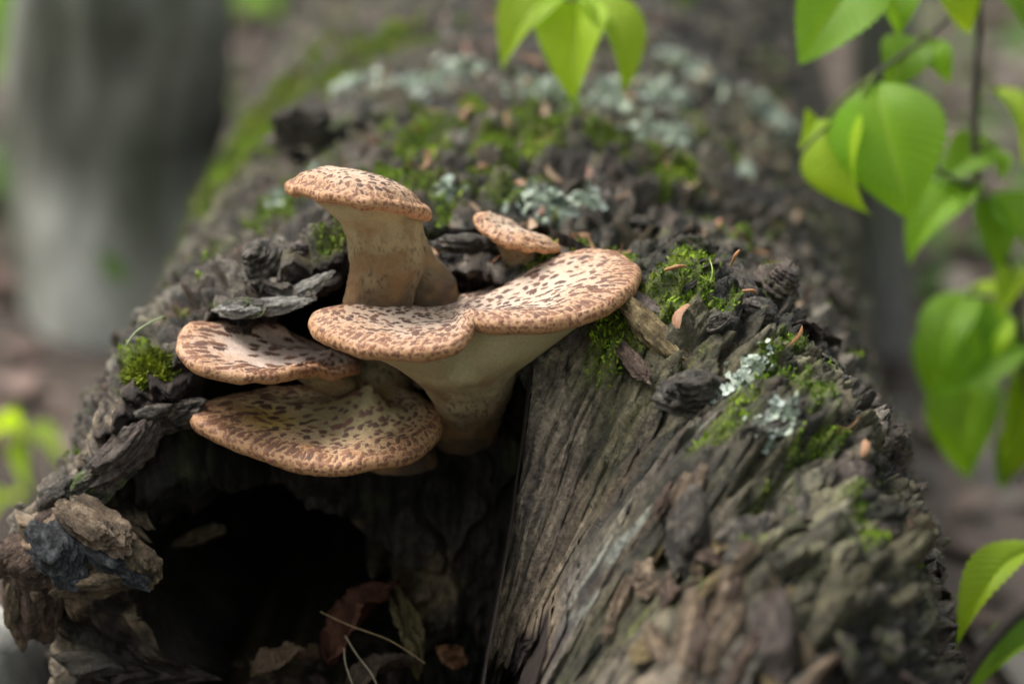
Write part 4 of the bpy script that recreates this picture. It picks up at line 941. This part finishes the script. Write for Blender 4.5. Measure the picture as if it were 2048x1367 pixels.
sapling('low_plant', 'bright green leafy plant growing low beside the broken log end at the trunk foot',
    [([(40, 860, 1.5), (60, 960, 1.5), (70, 1100, 1.5)], [.001, .0015, .002])],
    [((45, 880, 1.5), (130, 940, 1.45), 80, (.1, -.4, .9), YL), ((40, 870, 1.5), (-30, 900, 1.45), 70, (-.2, -.4, .9), YL), ((45, 870, 1.52), (20, 830, 1.55), 60, (-.1, -.6, .8), LV), ((55, 900, 1.5), (60, 990, 1.44), 60, (0, -.7, .7), YL), ((40, 1000, 1.48), (-40, 1080, 1.42), 70, (-.2, -.6, .7), YL)])
sapling('low_plant', 'arching green shoot with a curled leaf by the lower flank of the log',
    [([(1880, 1440, .93), (1960, 1310, .95), (2060, 1210, .98), (2200, 1180, 1.02), (2350, 1400, 1.05), (2400, 1800, 1.1)], [.0028, .003, .0032, .0034, .0036, .004])],
    [((2090, 1090, .97), (1912, 1295, .94), 95, (-.5, -.5, .7), YL), ((2100, 1270, .98), (1940, 1390, .95), 130, (-.2, -.5, .8), LV), ((2140, 1180, 1.02), (2060, 1300, .98), 80, (-.4, -.5, .7), LV)], (.035, .025, .022))

sapling('low_plant', 'dull blue-green broad leaf low on the ground beyond the log flank',
    [([(2010, 990, 1.62), (2040, 1080, 1.62), (2050, 1200, 1.6)], [.001, .0015, .002])],
    [((2020, 985, 1.62), (1900, 1060, 1.56), 110, (-.2, -.5, .8), LV), ((2030, 1000, 1.62), (1910, 1150, 1.54), 100, (-.3, -.5, .8), LV), ((2030, 990, 1.62), (2100, 1080, 1.58), 90, (.2, -.5, .8), LV)])
sapling('leafy_shoot', 'green leafy shoot behind the thick mossy trunk, near its edge',
    [([(20, -60, 2.5), (30, 200, 2.5), (20, 500, 2.5), (30, 760, 2.5)], [.002, .003, .004, .005])],
    [((-20, -60, 2.3), (70, 150, 2.22), 150, (0, -.7, .7), YL), ((60, -80, 2.3), (30, 170, 2.2), 120, (.1, -.7, .7), LV), ((10, -40, 2.48), (90, 150, 2.42), 110, (0, -.8, .6), LV), ((40, 10, 2.5), (-20, 170, 2.45), 110, (-.2, -.8, .6), LV), ((20, 440, 2.5), (-30, 560, 2.45), 80, (-.2, -.8, .6), LV), ((20, 480, 2.5), (30, 600, 2.45), 60, (0, -.8, .6), LV)])
sapling('leafy_shoot', 'small green shoot on the pinkish forest floor between trunk and log',
    [([(520, -30, 3.0), (525, 20, 3.0), (530, 90, 3.02)], [.002, .003, .004])],
    [((515, -30, 3.0), (480, 30, 2.97), 60, (0, -.6, .8), LV), ((525, -10, 3.0), (560, 40, 2.97), 50, (0, -.6, .8), LV)])

# ------------------------------------------------------------------ dead leaves, straws, stone
def dead_leaf(px, py, Y, face, tip, width, col, label, k):
    b = at(px, py, Y); r = empty('dead_leaf', b); tag(r, label, 'leaf')
    me = leaf_mesh(50+k, .5, .4, .6, .62, col, tuple(1.25*q for q in col), .22); me.materials.clear(); me.materials.append(M['litter'])
    put_leaf(r, Matrix.Translation(-r.location), b, at(*tip), px_m(width, Y), face, 0, [me], 'blade')
dead_leaf(660, 1330, .885, (-.5, -.7, .4), (800, 1160, .905), 130, (.07, .024, .012), 'large russet dead leaf propped up inside the hollow', 0)
dead_leaf(840, 1350, .88, (.3, -.8, .5), (775, 1165, .91), 60, (.08, .06, .025), 'narrow folded olive-brown dead leaf behind the russet one', 1)
dead_leaf(500, 1350, .88, (0, -.4, .9), (640, 1310, .89), 80, (.11, .07, .04), 'curled tan dead leaf on the floor of the hollow', 2)
dead_leaf(930, 1330, .885, (.2, -.7, .7), (870, 1290, .885), 60, (.16, .075, .035), 'small orange-brown leaf piece at the foot of the pale slab', 3)
dead_leaf(700, 1385, .875, (0, -.4, .9), (840, 1320, .88), 90, (.07, .045, .03), 'flat dull brown dead leaf beneath the russet leaf', 4)
def straw(pts, rad, col, label, name='straw', cat='straw', group=None):
    V, F = tube([at(*q) for q in pts], [.75*q for q in rad], 6, 8)
    tag(obj(name, mesh_from(name, V, F, True, np.array(col)*np.ones((len(V), 3))), M['needle']), label, cat, group)
straw([(640, 1222, .875), (700, 1250, .872), (780, 1280, .87), (850, 1325, .868)], [.0002, .0003, .0003, .0003], (.35, .25, .13), 'long thin straw crossing the russet dead leaf')
straw([(690, 1270, .872), (715, 1310, .868), (745, 1350, .865), (765, 1400, .862)], [.0003, .0003, .0004, .0004], (.45, .36, .24), 'pale straw leaning in the hollow, the thicker of two')
straw([(688, 1295, .868), (692, 1330, .866), (710, 1380, .862)], [.0003, .0003, .0003], (.45, .38, .26), 'short pale straw standing upright on the hollow floor')
straw([(252, 690, .885), (270, 665, .89), (300, 645, .895), (328, 632, .90)], [.0004, .0005, .0005, .0004], (.30, .36, .18), 'pale green stalk lying above the moss cushion', 'grass_stalk', 'stalk')
straw([(1420, 520, .885), (1425, 540, .88), (1420, 560, .878), (1400, 552, .878)], [.0003, .0004, .0004, .0006], (.33, .42, .08), 'curved yellow-green bud stalk lying on the moss', 'bud_stalk', 'stalk')
for (x0, y0, x1, y1, Y, w_) in ((1480, 500, 1462, 532, .885, .0011), (1645, 790, 1678, 830, .85, .0009), (1670, 788, 1700, 808, .85, .0012), (1590, 818, 1625, 855, .82, .0012), (1740, 995, 1755, 1045, .80, .0012), (1330, 540, 1372, 532, .885, .0013), (1485, 582, 1515, 586, .885, .0011)):
    a, b = at(x0, y0, Y), at(x1, y1, Y); md = (a+b)/2+np.array([random.gauss(0, .0006), -.001, .001])
    V, F = tube([a, md, b], [w_*.5, w_*.7, w_*.3], 5, 6)
    tag(obj('dry_needle', mesh_from('dry_needle', V, F, True, np.array([.36, .17, .07])*np.ones((len(V), 3))), M['needle']), 'thin rusty brown dry needle lying on the log', 'needle', 'dry needles scattered over the log')

def rock(name, label, p, rad, seed, col):
    th = np.linspace(.02, np.pi-.02, 40); ph = np.linspace(0, 2*np.pi, 64, endpoint=False); A, B = np.meshgrid(th, ph, indexing='ij')
    d = np.stack([np.sin(A)*np.cos(B), np.sin(A)*np.sin(B), np.cos(A)], -1).reshape(-1, 3)
    P = d*np.array(rad)*(1+.25*fbm(d*1.3+seed, 3, 620)+.05*fbm(d*6, 3, 621))[:, None]
    c = np.array(col)*(1+.5*fbm(d*3, 3, 622))[:, None]
    o = obj(name, mesh_from(name, P, grid_faces(40, 64, True), True, c), M['stone']); o.location = p
    tag(o, label, 'stone')
p = at(-35, 1330, .95); rock('stone', 'pale smooth stone on the ground under the broken log edge', (p[0], p[1], -.1), (.045, .05, p[2]+.125), 3, (.30, .29, .26))

# ------------------------------------------------------------------ standing trees behind
def tree(name, label, base, rad, height, lean, col, col2, seed, lumps=.1, crown=True):
    root = empty(name, base); tag(root, label, 'tree', 'trees standing in the wood')
    nu, nv = int(height/.05)+2, 64
    h = np.linspace(-.15, height, nu); ph = np.linspace(0, 2*np.pi, nv, endpoint=False)
    Hh, Ph = np.meshgrid(h, ph, indexing='ij')
    R = rad*(1-.45*np.clip(Hh/height, 0, 1)+.25*np.exp(-np.clip(Hh+.1, 0, 9)/.12))
    q = np.stack([np.cos(Ph)*rad, np.sin(Ph)*rad, Hh*.8], -1).reshape(-1, 3)
    R = R.ravel()*(1+lumps*fbm(q*9+seed, 3, 630)+.05*fbm(q*40+seed, 3, 631))
    V = np.stack([R*np.cos(Ph.ravel())+lean[0]*Hh.ravel(), R*np.sin(Ph.ravel())+lean[1]*Hh.ravel(), Hh.ravel()], -1)
    c = lerp(np.array(col), np.array(col2), sstep(-.3, .3, fbm(q*12+seed, 3, 632)+.3*fbm(q*30, 2, 633))[:, None])
    c = lerp(c, np.array([.09, .11, .05]), (.5*sstep(.0, .4, fbm(q*6+seed+4, 3, 634)))[:, None])
    t = obj('trunk', mesh_from('trunk', V, grid_faces(nu, nv, True), True, c), M['trunk'], root)
    if crown:
        r = np.random.default_rng(seed); n = 900
        cz = height*.9; d = r.normal(0, 1, (n, 3)); d /= np.linalg.norm(d, axis=1)[:, None]
        pc = d*(r.uniform(.3, 1, n)**.5)[:, None]*np.array([1.5, 1.5, 1.1])+np.array([lean[0]*cz, lean[1]*cz, cz])
        V, F, Cc = [], [], []
        for k in range(7):
            a = k*.9; z0 = height*(.55+.05*k); e = np.array([math.cos(a)*1.2+lean[0]*z0, math.sin(a)*1.2+lean[1]*z0, z0+.7])
            v, f = tube([np.array([lean[0]*z0, lean[1]*z0, z0]), e*.5+np.array([lean[0]*z0, lean[1]*z0, z0])*.5+np.array([0, 0, .1]), e], [rad*.3, rad*.2, rad*.06], 6, 4)
            o = obj('limb', mesh_from('limb', v, f, True, np.array(col)*np.ones((len(v), 3))), M['trunk'], root)
        x = np.cross(d, r.normal(0, 1, (n, 3))); x /= np.linalg.norm(x, axis=1)[:, None]; y = np.cross(x, r.normal(0, 1, (n, 3))); y /= np.linalg.norm(y, axis=1)[:, None]
        s = r.uniform(.05, .09, n)[:, None]
        V = np.stack([pc-y*s, pc+x*s*.5, pc+y*s, pc-x*s*.5], 1).reshape(-1, 3)
        Cc = np.repeat(np.array([[.09, .17, .02]])*r.uniform(.6, 1.3, n)[:, None], 4, 0)
        obj('crown', mesh_from('crown', V, np.arange(n*4).reshape(-1, 4), False, Cc), M['leaf'], root)
g0 = lambda px, py: (lambda d: CAM+d*((GZ-CAM[2])/d[2]))(RGT*(px-1024)/FPX+UPV*(683.5-py)/FPX+FWD)
tb_ = at(262, 800, 1.95); tree('beech_tree', 'thick grey-green mossy tree trunk standing behind the broken end of the log', (tb_[0], tb_[1], GZ), .088, 4.5, (.05, .0), (.11, .11, .085), (.52, .51, .45), 1, .3)
tb_ = at(1760, 500, 1.9); tree('beech_tree', 'slim smooth grey tree trunk behind the hanging sapling leaves', (tb_[0], tb_[1], GZ), .026, 3.6, (-.02, .02), (.15, .135, .13), (.25, .225, .215), 2, .08)

# ------------------------------------------------------------------ leaf litter on the ground
def litter():
    r = np.random.default_rng(9); n = 5200
    x = r.uniform(-2.2, 2.2, n); y = r.uniform(.3, 4.6, n)
    ok = ~((np.abs(x) < .17) & (y > .55)); x, y = x[ok], y[ok]; n = len(x)
    z = ground_z(x, y)+.006
    nn = np.stack([r.normal(0, .35, n), r.normal(0, .35, n), np.ones(n)], -1); nn /= np.linalg.norm(nn, axis=1)[:, None]
    a = np.cross(nn, r.normal(0, 1, (n, 3))); a /= np.linalg.norm(a, axis=1)[:, None]; b = np.cross(nn, a)
    L = r.uniform(.02, .042, n)[:, None]; p = np.stack([x, y, z], -1)
    curl = r.uniform(-.25, .4, n)[:, None]
    V = np.stack([p-a*L, p-a*L*.2+b*L*.5+nn*L*curl, p+a*L*.4+b*L*.4+nn*L*curl, p+a*L, p+a*L*.4-b*L*.4+nn*L*curl, p-a*L*.2-b*L*.5+nn*L*curl], 1).reshape(-1, 3)
    k = np.arange(n)[:, None]*6
    F = np.concatenate([k+np.array([0, 1, 4, 5]), k+np.array([1, 2, 3, 4])])
    pal = np.array([[.18, .12, .10], [.22, .16, .13], [.12, .08, .06], [.26, .22, .19], [.12, .105, .09]])
    c = np.repeat(pal[r.integers(0, 5, n)]*r.uniform(.7, 1.2, n)[:, None], 6, 0)
    o = obj('leaf_litter', mesh_from('leaf_litter', V, F, False, c), M['litter']); tag(o, 'brown fallen leaves covering the forest floor', 'leaf litter', None, 'stuff')
litter()

def ground_cover():
    """low green leaves in loose drifts on the forest floor, well behind the log"""
    r = np.random.default_rng(19); cx = r.uniform(-2.4, 2.4, 46); cy = r.uniform(1.9, 5.0, 46)
    k = r.integers(0, 46, 2600); x = cx[k]+r.normal(0, .16, 2600); y = cy[k]+r.normal(0, .16, 2600)
    ok = (np.abs(x) > .3); x, y = x[ok], y[ok]; n = len(x)
    z = ground_z(x, y)+r.uniform(.01, .12, n)
    nn = np.stack([r.normal(0, .35, n), r.normal(-.2, .3, n), np.ones(n)], -1); nn /= np.linalg.norm(nn, axis=1)[:, None]
    a = np.cross(nn, r.normal(0, 1, (n, 3))); a /= np.linalg.norm(a, axis=1)[:, None]; b = np.cross(nn, a)
    L = r.uniform(.018, .04, n)[:, None]; p = np.stack([x, y, z], -1)
    V = np.stack([p-a*L, p+b*L*.45+nn*L*.1, p+a*L*.5+b*L*.3, p+a*L, p+a*L*.5-b*L*.3, p-b*L*.45+nn*L*.1], 1).reshape(-1, 3)
    q = np.arange(n)[:, None]*6
    F = np.concatenate([q+np.array([0, 1, 2, 3]), q+np.array([0, 3, 4, 5])])
    c = np.repeat(np.array([[.12, .24, .04]])*r.uniform(.5, 1.3, n)[:, None], 6, 0)
    o = obj('ground_cover', mesh_from('ground_cover', V, F, False, c), M['leaf']); tag(o, 'low green leafy ground cover on the forest floor behind the log', 'ground cover', None, 'stuff')
ground_cover()

def unseen_woods_ring():
    """unseen ring of woodland foliage, added to block low sky and darken side light"""
    r = np.random.default_rng(23); n = 15000
    a = r.uniform(0, 2*np.pi, n); d = r.uniform(5.0, 8.5, n); z = 8.0*r.uniform(0, 1, n)**.9
    x, y = d*np.sin(a), 1.0+d*np.cos(a)
    p = np.stack([x, y, z+GZ+.1], -1); p += .5*np.stack([perlin(p*.7, 1), perlin(p*.7, 2), perlin(p*.7, 3)], -1)
    nn = r.normal(0, 1, (n, 3)); nn[:, 2] += .6; nn /= np.linalg.norm(nn, axis=1)[:, None]
    t = np.cross(nn, r.normal(0, 1, (n, 3))); t /= np.linalg.norm(t, axis=1)[:, None]; b = np.cross(nn, t)
    L = r.uniform(.12, .30, n)[:, None]
    V = np.stack([p-t*L, p+b*L*.5, p+t*L, p-b*L*.5], 1).reshape(-1, 3)
    c = np.repeat(np.array([[.07, .13, .025]])*r.uniform(.5, 1.3, n)[:, None], 4, 0)
    o = obj('unseen_woods_ring', mesh_from('unseen_woods_ring', V, np.arange(4*n).reshape(-1, 4), False, c), M['leaf'])
    tag(o, 'unseen green leafy wood added around the fallen log to block low sky', 'woods', None, 'stuff')
unseen_woods_ring()
